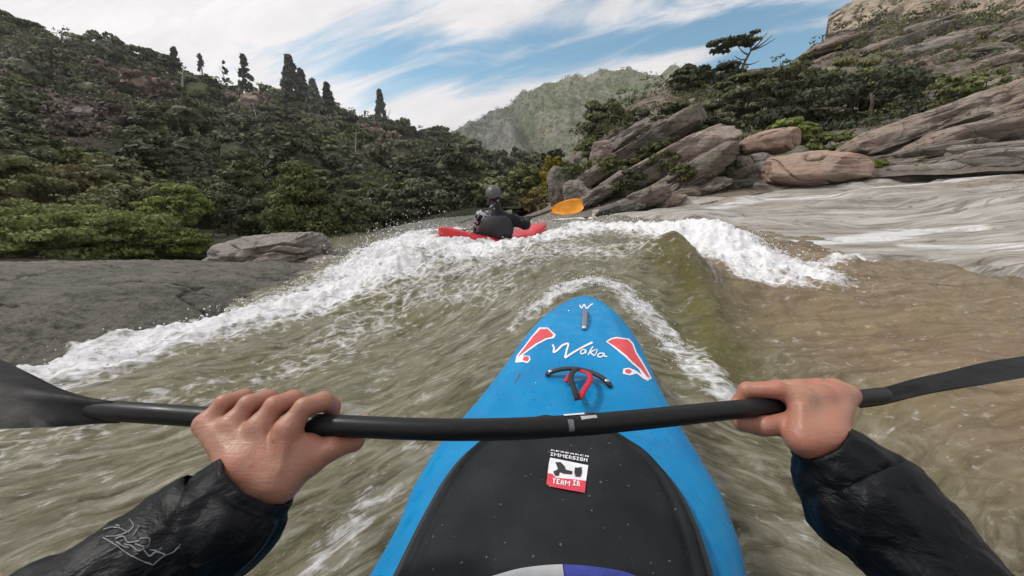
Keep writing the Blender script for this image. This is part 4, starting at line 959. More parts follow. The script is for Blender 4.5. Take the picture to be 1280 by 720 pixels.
M['pink_red'] = m_simple('red_label', (0.60, 0.04, 0.07), 0.6, 0.12, 60)
M['black_print'] = m_simple('black_print', (0.02, 0.02, 0.025), 0.6, 0.1, 60)
M['grey_print'] = m_simple('grey_print', (0.13, 0.14, 0.155), 0.6, 0.45, 160)
M['red_web'] = m_simple('red_webbing', (0.50, 0.012, 0.03), 0.7, 0.2, 200, 0.4, 500)
M['black_web'] = m_simple('black_webbing', (0.015, 0.015, 0.018), 0.75, 0.2, 200, 0.4, 500)
M['band_white'] = m_simple('white_fabric', (0.42, 0.43, 0.45), 0.8, 0.1, 40, 0.2, 400)
M['band_blue'] = m_simple('blue_fabric', (0.035, 0.05, 0.30), 0.7, 0.2, 40, 0.2, 400)
def m_carbon():
    t = NT('carbon_shaft'); c = t.coord()
    f = t.noise(c, 25, 5, 0.6); w = t.noise(c, 400, 2)
    scr = t.noise(t.scaled(c, (30, 200, 200)), 2.0, 4, 0.6)
    t.P(Base_Color=t.mix(t.maprange(scr, 0.62, 0.72, 0, 0.5), (0.010, 0.0105, 0.012), (0.05, 0.05, 0.055)), Roughness=t.maprange(f, 0.3, 0.7, 0.32, 0.5), Specular_IOR_Level=0.22)
    t.bump(w, 0.05, 0.001); return t.m
M['carbon'] = m_carbon()
M['blade'] = m_simple('dark_blade', (0.010, 0.0105, 0.012), 0.58, 0.5, 14, 0.3, 40, spec=0.16)

ST_S = np.array([-1.12, -1.08, -0.95, -0.7, -0.4, 0.0, 0.3, 0.47, .55, .64, .75, .84, .93, 1.105, 1.29, 1.45, 1.56, 1.625, 1.655, 1.67])
ST_W = np.array([0.0, .06, .13, .21, .27, .315, .310, .305, .306, .318, .316, .295, .266, .2285, .200, .155, .105, .062, .034, 0.0])
ST_D = np.array([.46, .47, .46, .42, .37, .33, .345, .355, .36, .37, .38, .39, .405, .43, .452, .47, .48, .482, .478, .462])   # crown of the deck
ST_E = np.array([.44, .42, .38, .32, .27, .25, .255, .265, .27, .28, .29, .305, .33, .365, .395, .425, .445, .453, .452, .45])      # widest line
ST_B = np.array([.40, .33, .20, .08, .0, -.04, -.03, -.02, -.01, .0, .015, .03, .05, .11, .18, .26, .33, .37, .40, .43])          # keel
HEAD = math.atan2(.307 - .059, 1.55 - .4546)
KO = np.array([-.044, 0, 0]); KF = np.array([math.sin(HEAD), math.cos(HEAD), 0]); KR = np.array([math.cos(HEAD), -math.sin(HEAD), 0])
def kayak_body(n=150, k=72):
    s = np.concatenate([np.linspace(ST_S[0], 1.4, n - 30), np.linspace(1.4, ST_S[-1], 31)[1:]])
    w, d, e, b = [interp_cols(s, ST_S, a) for a in (ST_W, ST_D, ST_E, ST_B)]
    w = np.maximum(w, 0.002)
    th = np.linspace(0, 2 * np.pi, k, endpoint=False)
    ct, sn = np.cos(th), np.sin(th)
    x = np.sign(ct) * np.abs(ct) ** 0.72
    top = np.clip(sn, 0, 1) ** 0.9; bot = np.clip(-sn, 0, 1) ** 0.55
    X = w[:, None] * x * (1 - 0.0 * bot); Zt = e[:, None] + (d - e)[:, None] * top - (e - b)[:, None] * bot
    # moulded deck: step in front of the cockpit, soft side creases, a recess below the carry handle
    S = s[:, None] * np.ones(k)
    deckm = (sn > 0.05) * 1.0
    Zt = Zt - deckm * 0.012 * np.exp(-((S - 1.03) / 0.06) ** 2 - (X / 0.10) ** 2)
    Zt = Zt - deckm * 0.018 * np.exp(-((S - 0.86) / 0.05) ** 2) * sm(0.0, 0.06, np.abs(X)) * (1 - sm(.15, .22, np.abs(X)))
    Zt = Zt + deckm * 0.006 * np.exp(-((np.abs(X) - w[:, None] * 0.62) / 0.02) ** 2) * sm(0.95, 1.1, S) * (1 - sm(1.35, 1.5, S))
    return S, X, Zt
def put(S, X, Z, o, f, r_, tilt=0.0):
    return o + S[..., None] * f + X[..., None] * r_ + Z[..., None] * np.array([0, 0, 1.0])
S, X, Zk = kayak_body()
KV = put(S, X, Zk, KO, KF, KR)
ks, kk = S.shape
def ring_faces(n, k):
    f = grid_faces(n, k); last = np.array([[i*k+k-1, (i+1)*k+k-1, (i+1)*k, i*k] for i in range(n-1)])
    return np.concatenate([f, last])
kayak = empty('kayak', (0.04, 0.45, 0.0), 'blue whitewater kayak with black spray skirt under the paddle', 'kayak')
hull_f = ring_faces(ks, kk)
hull_fc = [tuple(f) for f in hull_f] + [tuple(range(kk)), tuple(range((ks-1)*kk + kk - 1, (ks-1)*kk - 1, -1))]
hull = obj('hull', KV.reshape(-1, 3), hull_fc, M['blue'], kayak)
# spray skirt: a low dome over the cockpit with a thick rim
SW_S = np.array([-.46, -.42, -.3, -.1, .15, .4, .52, .61, .68, .73, .765, .79, .80]); SW_W = np.array([0, .10, .16, .20, .218, .224, .227, .218, .193, .153, .10, .045, 0.0])
ns, nx = 120, 61
s_ = np.concatenate([np.linspace(-.46, .55, 60), np.linspace(.55, .80, 61)[1:]]); xx = np.linspace(-1, 1, nx)
w_ = np.maximum(interp_cols(s_, SW_S, SW_W), 0.001); d_ = interp_cols(s_, ST_S, ST_D); e_ = interp_cols(s_, ST_S, ST_E); hw = interp_cols(s_, ST_S, ST_W)
SX = w_[:, None] * xx; 
edge = np.minimum(1 - np.abs(xx)[None, :], 1) * w_[:, None]; edge = np.minimum(edge, np.minimum(s_ + .46, (.80 - s_))[:, None] * 0.7)
deck_at = e_[:, None] + (d_ - e_)[:, None] * np.clip(1 - (np.abs(SX) / hw[:, None]) ** 2.8, 0, 1) ** 0.45
SZ = deck_at + 0.012 + 0.026 * sm(0, 0.012, edge) + 0.020 * sm(0.01, 0.13, edge) - 0.010 * np.exp(-((edge - 0.028) / 0.008) ** 2) 
SZ = SZ + (fbm(np.stack([SX * 9, s_[:, None] * 5 + SX, 0 * SX], -1), 3, 71) * 0.006 + 0.0045 * fbm(np.stack([SX * 30 + s_[:, None] * 12, s_[:, None] * 6 + 0 * SX, 0 * SX], -1), 3, 73) * (1 - sm(0.03, 0.10, edge))) * sm(0, .03, edge)
# downturned outer skirt so the rim reads as a thick edge
SK = put(np.broadcast_to(s_[:, None], SX.shape), SX, SZ, KO, KF, KR)
bor = [(i, 0) for i in range(len(s_))] + [(len(s_)-1, j) for j in range(1, nx)] + [(i, nx-1) for i in range(len(s_)-2, -1, -1)] + [(0, j) for j in range(nx-2, 0, -1)]
Vs = SK.reshape(-1, 3); fS = [tuple(f[::-1]) for f in grid_faces(len(s_), nx)]
top_i = [a * nx + b for a, b in bor]; cen = KO + 0.25 * KF
low = []
for a, b in bor:
    p = SK[a, b].copy(); low.append(p + np.array([0, 0, -0.03]) + (cen + np.array([0, 0, 0]) - p) * np.array([0.01, 0.01, 0]))
nb = len(bor); Vs = np.concatenate([Vs, np.array(low)]); off = len(SK.reshape(-1, 3))
fS += [(top_i[i], top_i[(i+1) % nb], off + (i+1) % nb, off + i) for i in range(nb)]
skirt = obj('spray_skirt', Vs, fS, M['neoprene'], kayak)
rimP = [SK[a, b] + np.array([0, 0, 0.002]) for a, b in bor if 0 <= a]; rimP = np.array(rimP[::2] + [rimP[0]])
rv, rf = tube(rimP, 0.0075, 8, caps=False); obj('skirt_rim', rv, rf, M['rubber'], skirt)
BD = BVHTree.FromPolygons([tuple(v) for v in KV.reshape(-1, 3)], [tuple(int(i) for i in f) for f in hull_f])
BS = BVHTree.FromPolygons([tuple(v) for v in Vs], fS)
def cast(px, py, bvh, off=0.0015):
    h = bvh.ray_cast(Vector(CAM), Vector(ray(px, py)))
    if h[0] is None: return None
    n = h[1]; 
    if n.z < 0: n = -n
    return np.array(h[0] + n * off)
def decal(name, poly, bvh, mat, parent, off=0.0015, step=4.0):
    poly = [Vector(p) for p in poly]; P2 = []
    for a, b in zip(poly, poly[1:] + poly[:1]):
        k = max(1, int((b - a).length / step))
        for i in range(k): P2.append(a + (b - a) * i / k)
    nb_ = len(P2); x0 = min(p.x for p in P2); x1 = max(p.x for p in P2); y0 = min(p.y for p in P2); y1 = max(p.y for p in P2)
    inner = []
    yy_ = y0 + step / 2
    while yy_ < y1:
        xx_ = x0 + step / 2
        while xx_ < x1: inner.append(Vector((xx_, yy_))); xx_ += step
        yy_ += step
    v, e, f, *_r = geometry.delaunay_2d_cdt(P2 + inner, [], [list(range(nb_))], 1, 1e-4)
    W3 = [cast(p.x, p.y, bvh, off) for p in v]; ok = [w is not None for w in W3]
    W3 = [w if w is not None else np.zeros(3) for w in W3]
    fc = [tuple(t_) for t_ in f if all(ok[i] for i in t_)]
    used = sorted({i for t_ in fc for i in t_}); mp = {i: k for k, i in enumerate(used)}
    return [W3[i] for i in used], [tuple(mp[i] for i in t_) for t_ in fc]
def stroke_poly(pts, w):
    pts = np.array(pts, float); out = []
    d = np.gradient(pts, axis=0); d /= np.linalg.norm(d, axis=1)[:, None] + 1e-9; n = np.stack([-d[:, 1], d[:, 0]], 1)
    w = np.broadcast_to(w, (len(pts),))[:, None]
    return pts + n * w / 2, pts - n * w / 2
def strokes(A, lst, bvh, off, m=0, mp=lambda p: p):
    for pts, w in lst:
        pts = np.array([mp(p) for p in pts], float)
        n = max(2, int(np.linalg.norm(np.diff(pts, axis=0), axis=1).sum() / 2.0)) if len(pts) == 2 else max(6, int(np.linalg.norm(np.diff(pts, axis=0), axis=1).sum() / 1.2))
        q = smooth_path(np.c_[pts, np.zeros(len(pts))], n)[:, :2] if len(pts) > 2 else pts[0] + (pts[1] - pts[0]) * np.linspace(0, 1, n)[:, None]
        wq = np.interp(np.linspace(0, 1, n), np.linspace(0, 1, np.size(w)), np.atleast_1d(w))
        l, r_ = stroke_poly(q, wq); V = []; ok = True
        for a, b in zip(l, r_):
            x = cast(a[0], a[1], bvh, off); y = cast(b[0], b[1], bvh, off)
            if x is None or y is None: ok = False; break
            V += [x, y]
        if ok: A.add(V, [(2*i, 2*i+1, 2*i+3, 2*i+2) for i in range(n - 1)], m)
def crop2(p): return (630 + p[0] / 6.4, 400 + p[1] / 6.4)     # coordinates read off an enlarged view of the deck
def decal_obj(name, layers, parent, bvh, mats, st=()):
    A = Acc()
    for poly, m, off in layers:
        v, f = decal(name, poly, bvh, None, None, off)
        if f: A.add(v, f, m)
    for lst, m, off in st: strokes(A, lst, bvh, off, m)
    return A.build(name, mats, parent, smooth=True)
Lw = [crop2(p) for p in [(283, 62), (350, 62), (415, 120), (400, 148), (345, 158), (270, 196), (190, 255), (150, 285), (205, 290), (212, 320), (190, 348), (150, 338), (90, 345), (100, 290), (160, 215), (215, 140)]]
Lr = [crop2(p) for p in [(296, 74), (345, 72), (395, 120), (380, 138), (330, 148), (255, 190), (180, 245), (130, 285), (112, 296), (170, 222), (230, 140)]]
Lr2 = [crop2(p) for p in [(160, 295), (198, 296), (200, 315), (186, 334), (152, 326)]]
decal_obj('side_marking', [(Lw, 0, .0012), (Lr, 1, .0022), (Lr2, 1, .0022)], hull, BD, [M['white'], M['red_print']])
Rw = [crop2(p) for p in [(815, 175), (850, 150), (900, 138), (1000, 152), (1035, 190), (1060, 260), (1105, 330), (1150, 410), (1180, 470), (1150, 492), (1110, 470), (1060, 430), (1010, 445), (950, 432), (955, 392), (1000, 385), (1050, 405), (1100, 440), (1080, 400), (1015, 345), (960, 290), (880, 225)]]
Rr = [crop2(p) for p in [(830, 178), (858, 160), (900, 150), (990, 162), (1022, 195), (1048, 265), (1092, 335), (1138, 415), (1165, 465), (1140, 455), (1090, 392), (1025, 335), (972, 280), (890, 215)]]
Rr2 = [crop2(p) for p in [(968, 402), (1000, 396), (1022, 412), (1005, 434), (972, 425)]]
decal_obj('side_marking', [(Rw, 0, .0012), (Rr, 1, .0022), (Rr2, 1, .0022)], hull, BD, [M['white'], M['red_print']])
A = Acc(); k_ = 1 / 6.4
LT = [([(388, 200), (400, 225), (398, 262), (420, 250), (470, 205), (512, 192), (500, 250), (488, 308)], [2.2, 2.6, 2.2, 2.6]), ([(488, 306), (560, 260), (640, 215), (708, 182)], [2.6, 2.2, 2.6]),
      ([(655, 245), (630, 240), (612, 258), (618, 275), (640, 268), (656, 244), (652, 272)], 1.5), ([(712, 216), (690, 250), (672, 284)], 1.6), ([(730, 240), (684, 266)], 1.5), ([(690, 264), (722, 290)], 1.6),
      ([(795, 270), (762, 272), (748, 290), (765, 300), (795, 284), (802, 268), (800, 290), (826, 296)], 1.6), ([(745, 236), (738, 268), (720, 292)], 1.2)]
strokes(A, [([crop2(p) for p in pts], w) for pts, w in LT], BD, .0018)
A.build('name_lettering', [M['white']], hull)
A = Acc(); strokes(A, [([(724.5, 381.5), (727, 385.5), (730, 381), (733.5, 386), (737, 382.5), (741, 380)], 1.6), ], BD, .0015); A.build('bow_mark', [M['white']], hull)
A = Acc(); strokes(A, [([(650, 466), (647, 472), (643, 478)], 1.2)], BD, .0015); A.build('scuff_mark', [M['grey_print']], hull)

def bar(P, w, h):                              # flat bar swept along a path, rounded ends
    P, T, N, B = frame_path(P); n = len(P); up = np.array([0, 0, 1.0])
    V = []; 
    for i in range(n):
        side = np.cross(T[i], up); side /= np.linalg.norm(side); u2 = np.cross(side, T[i])
        k = 1.0 if 0 < i < n - 1 else 0.55
        for a in np.linspace(0, 2*np.pi, 12, endpoint=False):
            ca, sa = math.cos(a), math.sin(a)
            V.append(P[i] + side * w / 2 * k * np.sign(ca) * abs(ca) ** .5 + u2 * h / 2 * k * np.sign(sa) * abs(sa) ** .5)
    f = [(i*12+j, i*12+(j+1) % 12, (i+1)*12+(j+1) % 12, (i+1)*12+j) for i in range(n-1) for j in range(12)]
    return V, f + [tuple(range(11, -1, -1)), tuple((n-1)*12+j for j in range(12))]
def deck_path(pts, lift):
    P = [cast(a, b, BD, 0.0) + np.array([0, 0, l]) for (a, b), l in zip(pts, lift)]
    return np.array(P)
hp = deck_path([(682, 471), (686, 470.5), (700, 470), (714, 470.5), (728, 472.5), (742, 476), (756, 481), (761, 483.5), (765, 485)], [.004, .010, .020, .024, .024, .022, .014, .008, .003])
V, f = bar(smooth_path(hp, 28), .017, .008); handle = obj('carry_handle', V, f, M['black_metal'], kayak)
for a, b in ((688, 470), (758, 482)):
    c = cast(a, b, BD, 0.0) + np.array([0, 0, .014]); V, f = ICO[2]; obj('bolt', V * np.array([.0075, .0075, .005]) + c, f, M['steel'], handle)
gp = deck_path([(731, 389), (731, 392), (731, 400), (730.5, 408), (730, 413)], [.003, .012, .018, .012, .003])
V, f = bar(smooth_path(gp, 18), .018, .008); gh = obj('grab_loop', V, f, M['steel'] if 0 else m_simple('grey_loop', (0.17, 0.17, 0.2), 0.5, 0.2, 60), kayak)
c = cast(730, 412, BD, 0.0) + np.array([0, 0, .008]); V, f = ICO[2]; obj('bolt', V * np.array([.008, .008, .005]) + c, f, M['white'], gh)
# webbing looped from the handle back to the skirt
def ribbon(P, w, th=.003, side=None):
    P, T, N, B = frame_path(P); V = []
    for i in range(len(P)):
        s1 = np.array(side) if side is not None else N[i]; s1 = s1 - T[i] * s1.dot(T[i]); s1 /= np.linalg.norm(s1); u2 = np.cross(s1, T[i])
        for a, b in ((-1, -1), (1, -1), (1, 1), (-1, 1)): V.append(P[i] + s1 * a * w / 2 + u2 * b * th / 2)
    n = len(P); f = [(i*4+j, i*4+(j+1) % 4, (i+1)*4+(j+1) % 4, (i+1)*4+j) for i in range(n-1) for j in range(4)] + [(3, 2, 1, 0), tuple((n-1)*4+j for j in range(4))]
    return V, f
def strap(pts, lift, w, mat, name='strap'):
    P = smooth_path(deck_path(pts, lift), 24); V, f = ribbon(P, w, .0035, side=KR); return obj(name, V, f, mat, skirt)
strap([(722, 473), (716, 478), (713, 486), (715, 497), (718, 506), (721, 514)], [.03, .032, .034, .036, .036, .03], .014, M['black_web'], 'black_strap')
strap([(724, 475), (732, 477), (737, 484), (736, 493), (730, 503), (724, 512)], [.028, .028, .032, .036, .036, .030], .014, M['red_web'], 'red_strap')
strap([(707, 482), (711, 478), (718, 475)], [.01, .018, .03], .012, M['red_web'], 'red_strap')
# label on the skirt
Q = lambda a, b: (675 + a / 10.286, 555 + b / 10.286)
lab = [Q(130, 185), (Q(620, 285)), Q(590, 500), Q(575, 640), Q(130, 560), Q(85, 520), Q(100, 380), Q(115, 250)]
redp = [Q(98, 390), Q(160, 400), Q(200, 450), Q(400, 468), Q(590, 490), Q(575, 640), Q(380, 612), Q(130, 560), Q(85, 520)]
fig1 = [Q(195, 250), Q(265, 248), Q(320, 305), Q(330, 345), Q(415, 365), Q(412, 405), Q(300, 395), Q(255, 375), Q(240, 425), Q(190, 420), Q(170, 370), Q(230, 340), Q(215, 290)]
fig2 = [Q(450, 315), Q(485, 320), Q(535, 310), Q(540, 380), Q(520, 438), Q(455, 432), Q(440, 380)]
def block_text(word, org, du, dv, hpx, wpx):
    G5 = {'I': ['111', '010', '010', '010', '111'], 'M': ['10001', '11011', '10101', '10001', '10001'], 'E': ['111', '100', '110', '100', '111'], 'R': ['110', '101', '110', '101', '101'], 'S': ['111', '100', '111', '001', '111'], 'O': ['111', '101', '101', '101', '111'],
          'N': ['1001', '1101', '1011', '1001', '1001'], 'A': ['010', '101', '111', '101', '101'], 'C': ['111', '100', '100', '100', '111'], 'H': ['101', '101', '111', '101', '101'], 'Y': ['101', '101', '010', '010', '010'], 'U': ['101', '101', '101', '101', '111'], 'P': ['111', '101', '111', '100', '100'], 'T': ['111', '010', '010', '010', '010'], ' ': ['0', '0', '0', '0', '0']}
    cols = sum(len(G5[c][0]) + 1 for c in word) - 1; cell = wpx / cols; out = []; x = 0
    for c in word:
        g = G5[c]
        for j, row in enumerate(g):
            for i, b in enumerate(row):
                if b == '1':
                    a0, b0 = (x + i) * cell, j * hpx / 5; q = []
                    for a, b_ in ((a0, b0), (a0 + cell * 1.02, b0), (a0 + cell * 1.02, b0 + hpx / 5 * 1.02), (a0, b0 + hpx / 5 * 1.02)):
                        q.append((org[0] + du[0] * a + dv[0] * b_, org[1] + du[1] * a + dv[1] * b_))
                    out.append(q)
        x += len(g[0]) + 1
    return out
def add_cells(A, cells, bvh, off, m):
    for q in cells:
        V = [cast(a, b, bvh, off) for a, b in q]
        if all(v is not None for v in V): A.add(V, [(0, 1, 2, 3)], m)
A = Acc()
for poly, m, off in ((lab, 0, .002), (redp, 1, .003), (fig1, 2, .003), (fig2, 2, .003)):
    v, f = decal('x', poly, BS, None, None, off, 3.0); A.add(v, f, m)
ud = np.array([0.985, 0.17]); vd = np.array([-0.1, 0.99])
add_cells(A, block_text('IMMERSION', Q(135, 122), ud, vd, 4.2, 47), BS, .003, 0)
add_cells(A, block_text('RESEARCH', Q(140, 85), ud, vd, 1.8, 48), BS, .003, 0)
add_cells(A, block_text('TEAM', Q(165, 462), ud, vd, 6.5, 22), BS, .0042, 0)
add_cells(A, block_text('IR', Q(425, 488), ud, vd, 6.5, 9), BS, .0042, 0)
A.build('label_patch', [M['white'], M['pink_red'], M['black_print']], skirt)
# white and blue band around the front of the skirt's waist tube
def arc_band(t0, t1, mat, name):
    V = []; n = 40; o0 = cast(703, 706.5, BS, 0) - np.array([0, .42, 0])
    for i in range(n):
        t = t0 + (t1 - t0) * i / (n - 1)
        for R in (.42, .395, .36):
            p = o0 + np.array([math.sin(t) * R, math.cos(t) * R, 0]); h = BS.ray_cast(Vector((p[0], p[1], 1.2)), Vector((0, 0, -1)))
            z = h[0].z if h[0] is not None else .36
            V.append([p[0], p[1], z + (.0015 if R == .42 else .004)])
    f = [(i*3+j, i*3+j+1, i*3+j+4, i*3+j+3) for i in range(n-1) for j in (0, 1)]
    obj(name, V, f, mat, skirt)
arc_band(-.40, 0.0, M['band_white'], 'white_band'); arc_band(0.003, .36, M['band_blue'], 'blue_band')

# beads of water left on the deck and the skirt
def m_bead():
    t = NT('water_bead'); t.P(Base_Color=(0.55, 0.6, 0.62), Roughness=0.04, IOR=1.33, Transmission_Weight=0.85); return t.m
M['bead'] = m_bead()
def beads(bvh, parent, n, sl, xw, seed, name='water_beads'):
    rs_ = np.random.RandomState(seed); V = []; Fc = []; V0, F0 = ICO[2]; k = 0
    for _ in range(n):
        s = rs_.uniform(*sl); x = rs_.uniform(-1, 1) * xw; p = KO + KF * s + KR * x; h = bvh.ray_cast(Vector((p[0], p[1], 1.2)), Vector((0, 0, -1)))
        if h[0] is None or h[1].z < 0.35: continue
        R = math.exp(rs_.uniform(math.log(.0006), math.log(.0024))); nn = np.array(h[1]); q = V0 * R * rs_.uniform(.8, 1.3, 3); q = q - nn * (q @ nn)[:, None] * 0.5
        V.append(q + np.array(h[0]) + nn * R * .15); Fc += [tuple(int(i) + k for i in f) for f in F0]; k += len(V0)
    o = obj(name, np.concatenate(V), Fc, M['bead'], parent); o['kind'] = 'stuff'
beads(BD, hull, 520, (.55, 1.62), .28, 4); beads(BS, skirt, 120, (.35, .78), .2, 6)

# ---------------------------------------------------------------- paddle
PD = 0.92
SH = [(118, 512.5, .575), (160, 515, .565), (270, 522.5, .558), (350, 528, .545), (430, 532.5, .53), (560, 537, .52), (640, 536, .523), (700, 533, .53), (800, 524.5, .56), (900, 514, .60), (950, 509, .63), (1045, 500.5, .68), (1105, 494, .72)]
SHW = np.array([W(a, b, d * PD) for a, b, d in SH])
def shaft_at(px):
    a = np.array([s[0] for s in SH]); return np.array([np.interp(px, a, SHW[:, i]) for i in range(3)])
paddle = empty('paddle', SHW[6], 'black carbon paddle held across the blue kayak', 'paddle')
V, f = tube(smooth_path(SHW, 120), 0.0134, 24); shaft = obj('shaft', V, f, M['carbon'], paddle)
def blade(st, name, thick=.006, cup=0.012):
    V = []; n = len(st); K = 9
    P = [np.array([W(u[0], u[1], u[2]) for u in (a[0], a[1])]) for a in st]
    S1 = smooth_path(np.array([p[0] for p in P]), 30); S2 = smooth_path(np.array([p[1] for p in P]), 30)
    nn = np.cross(S1[-1] - S1[0], S2[10] - S1[10]); nn /= np.linalg.norm(nn)
    for i in range(30):
        for side in (1, -1):
            for j in range(K):
                t = j / (K - 1); p = S1[i] * (1 - t) + S2[i] * t; wv = np.linalg.norm(S1[i] - S2[i])
                c = cup * math.sin(math.pi * t) * min(1, wv / .08)
                spine = 0.012 * math.exp(-((t - .5) / .12) ** 2) * max(0, 1 - i / 22) + thick * math.sin(math.pi * t) ** .5 / 2
                V.append(p + nn * (c + side * spine))
    f = []
    for i in range(29):
        for sd_ in (0, 1):
            for j in range(K - 1):
                a = i*2*K + sd_*K + j; b = a + 2*K; q = (a, a+1, b+1, b); f.append(q if sd_ else q[::-1])
        for j in (0, K - 1):
            a = i*2*K + j; f.append((a, a+K, a+3*K, a+2*K) if j == 0 else (a+K, a, a+2*K, a+3*K))
    a = 29*2*K; f += [tuple([a+j for j in range(K)] + [a+K+j for j in range(K-1, -1, -1)])]
    f += [tuple([j for j in range(K-1, -1, -1)] + [K+j for j in range(K)])]
    return obj(name, V, f, M['blade'], paddle)
blade([((150, 502, .535), (150, 529, .52)), ((118, 498, .54), (118, 530, .515)), ((85, 489, .56), (85, 533, .51)), ((40, 468, .60), (40, 535, .50)), ((0, 449, .64), (0, 536, .49)), ((-60, 430, .68), (-60, 542, .48)), ((-130, 432, .69), (-130, 560, .48)), ((-190, 470, .66), (-190, 565, .49)), ((-215, 510, .60), (-215, 545, .52))], 'blade')
blade([((1075, 490, .665), (1075, 505, .655)), ((1100, 485, .68), (1100, 504, .665)), ((1140, 474, .73), (1140, 496, .68)), ((1180, 465, .78), (1180, 487, .69)), ((1230, 453, .83), (1230, 480, .71)), ((1280, 445, .87), (1280, 472, .73)), ((1340, 436, .90), (1340, 462, .76)), ((1400, 432, .90), (1400, 450, .80)), ((1425, 435, .87), (1425, 442, .84))], 'blade')
c0, c1 = shaft_at(722), shaft_at(742); V, f = tube([c0, c1], .0141, 24); obj('shaft_joint', V, f, M['rubber'], shaft)
def shaft_patch(pa, pb, a0, a1, mat, name):
    A0, B0 = shaft_at(pa), shaft_at(pb); T = (B0 - A0) / np.linalg.norm(B0 - A0); tc = CAM - A0; tc -= T * tc.dot(T); tc /= np.linalg.norm(tc); up = np.cross(T, tc); up *= np.sign(up[2])
    V = []; n = 8
    for i in range(n):
        a = math.radians(a0 + (a1 - a0) * i / (n - 1)); d = tc * math.cos(a) + up * math.sin(a)
        V += [A0 + d * .0145, B0 + d * .0145]
    obj(name, V, [(2*i, 2*i+1, 2*i+3, 2*i+2) for i in range(n-1)], mat, shaft)
shaft_patch(704, 729, 58, 78, M['white'], 'tape_mark'); shaft_patch(722, 741, 22, 44, M['band_white'], 'tape_mark'); shaft_patch(705.5, 712, -28, 30, M['grey_print'], 'tape_mark')

# ---------------------------------------------------------------- the paddler behind the camera
def m_skin():
    t = NT('wet_skin'); c = t.coord()
    a = t.noise(c, 16, 5, 0.6); b = t.noise(c, 60, 4, 0.6); f = t.noise(c, 420, 4, 0.6)
    col = t.mix(t.maprange(a, 0.35, 0.68), (0.35, 0.185, 0.122), (0.375, 0.145, 0.10))
    col = t.mix(t.maprange(b, 0.5, 0.75, 0, 0.35), col, (0.37, 0.125, 0.09))
    cr = t.noise(t.scaled(c, (25, 160, 160)), 1.4, 5, 0.6, 0.8); cr2 = t.noise(t.scaled(c, (190, 60, 60), (0, 0.5, 0.6)), 1.3, 5, 0.6, 0.8)
    h = t.math('ADD', t.math('MULTIPLY', f, 0.35), t.math('MULTIPLY', cr, 0.8)); h = t.math('ADD', h, t.math('ADD', t.math('MULTIPLY', cr2, 0.7), t.math('MULTIPLY', b, 1.2)))
    t.bump(h, 0.55, 0.0016)
    t.P(Base_Color=col, Roughness=t.maprange(a, 0.3, 0.7, 0.36, 0.52), Subsurface_Weight=0.1, Subsurface_Scale=0.003, Subsurface_Radius=(1.0, 0.35, 0.2)); return t.m
M['skin'] = m_skin()
def hand_sdf(fingers, metac, wrist, fore, thumb, bulk, tend=None):
    def fn(Q):
        pm = None
        for a, b, ra, rb in metac:
            d = sd_cone(Q, a, b, ra * .94, rb * .93); pm = d if pm is None else smin(pm, d, .012)
        for a, b, ra, rb in wrist: pm = smin(pm, sd_cone(Q, a, b, ra, rb), .022)
        for a, b, ra, rb in bulk: pm = smin(pm, sd_cone(Q, a, b, ra, rb), .014)
        fg = None
        for F_ in fingers:
            ff = None; F_ = [(p_, r_ * .91) for p_, r_ in F_]
            for (a, ra), (b, rb) in zip(F_[:-1], F_[1:]):
                d = sd_cone(Q, a, b, ra, rb); ff = d if ff is None else smin(ff, d, .0035)
            fg = ff if fg is None else smin(fg, ff, .0050)
        out = smin(pm, fg, .010)
        tt = None
        for (a, ra), (b, rb) in zip(thumb[:-1], thumb[1:]):
            d = sd_cone(Q, a, b, ra, rb); tt = d if tt is None else smin(tt, d, .006)
        out = smin(out, tt, .009)
        for pts, rv_, amp in (tend or []):
            d = None
            for a, b in zip(pts[:-1], pts[1:]):
                x = sd_cone(Q, a, b, 0, 0); d = x if d is None else np.minimum(d, x)
            out = out - amp * np.exp(-(d / rv_) ** 2)
        return out
    return fn
def fr(px):                                    # local frame of the shaft: point, toward the camera, up across the shaft
    S0 = shaft_at(px); T = shaft_at(px + 12) - shaft_at(px - 12); T /= np.linalg.norm(T)
    a = CAM - S0; a -= T * a.dot(T); a /= np.linalg.norm(a); b = np.cross(T, a); b *= np.sign(b[2]); return S0, a, b
def rel(px, a, b):
    S0, A1, B1 = fr(px); return S0 + A1 * a + B1 * b
fingers = []; cols = [(288, 303, 306, 306, .86), (318, 332, 334, 332, .97), (350, 365, 364, 360, 1.03), (384, 403, 397, 390, 1.0)]
mcps = []
for m_, p_, d_, t_, k in cols:
    L = [(rel(m_, .032, -.006), .0145 * k), (rel((m_ + p_) / 2 + 1, .029, .019), .0128 * k), (rel(p_, .008, .0280), .0136 * k), (rel((p_+d_)/2, -.018, .025), .0118 * k), (rel(d_, -.030, .006), .0118 * k), (rel(t_, -.020, -.020), .0100 * k)]
    fingers.append(L); mcps.append(L[0][0])
wc = [(300, 583), (318, 592), (335, 600), (349, 604)]
metac = [(W(wc[i][0], wc[i][1], .448), mcps[i] - 0.002, .019, .0155 if i else .015) for i in range(4)]
bulk = [(W(330, 585, .475), rel(330, .010, -.028), .026, .018), (W(345, 575, .47), W(385, 560, .475), .024, .018)]
wrist = [(W(303, 590, .452), W(286, 618, .444), .022, .019), (W(341, 604, .456), W(312, 640, .446), .023, .020)]
fore = []
thumb = [(W(352, 596, .455), .024), (W(388, 573, .470), .0185), (rel(421, .004, -.0275), .0135), (rel(436, -.020, -.018), .0120), (rel(443, -.030, .006), .0105)]
def mid(a, b, t=.5): return np.array(a) * (1 - t) + np.array(b) * t
toward = lambda p, k: p + (CAM - p) / np.linalg.norm(CAM - p) * k
tend = [([toward(mid(metac[i][0], metac[i][1], .25), .018), toward(mcps[i], .013)], .0042, .0026) for i in range(4)]
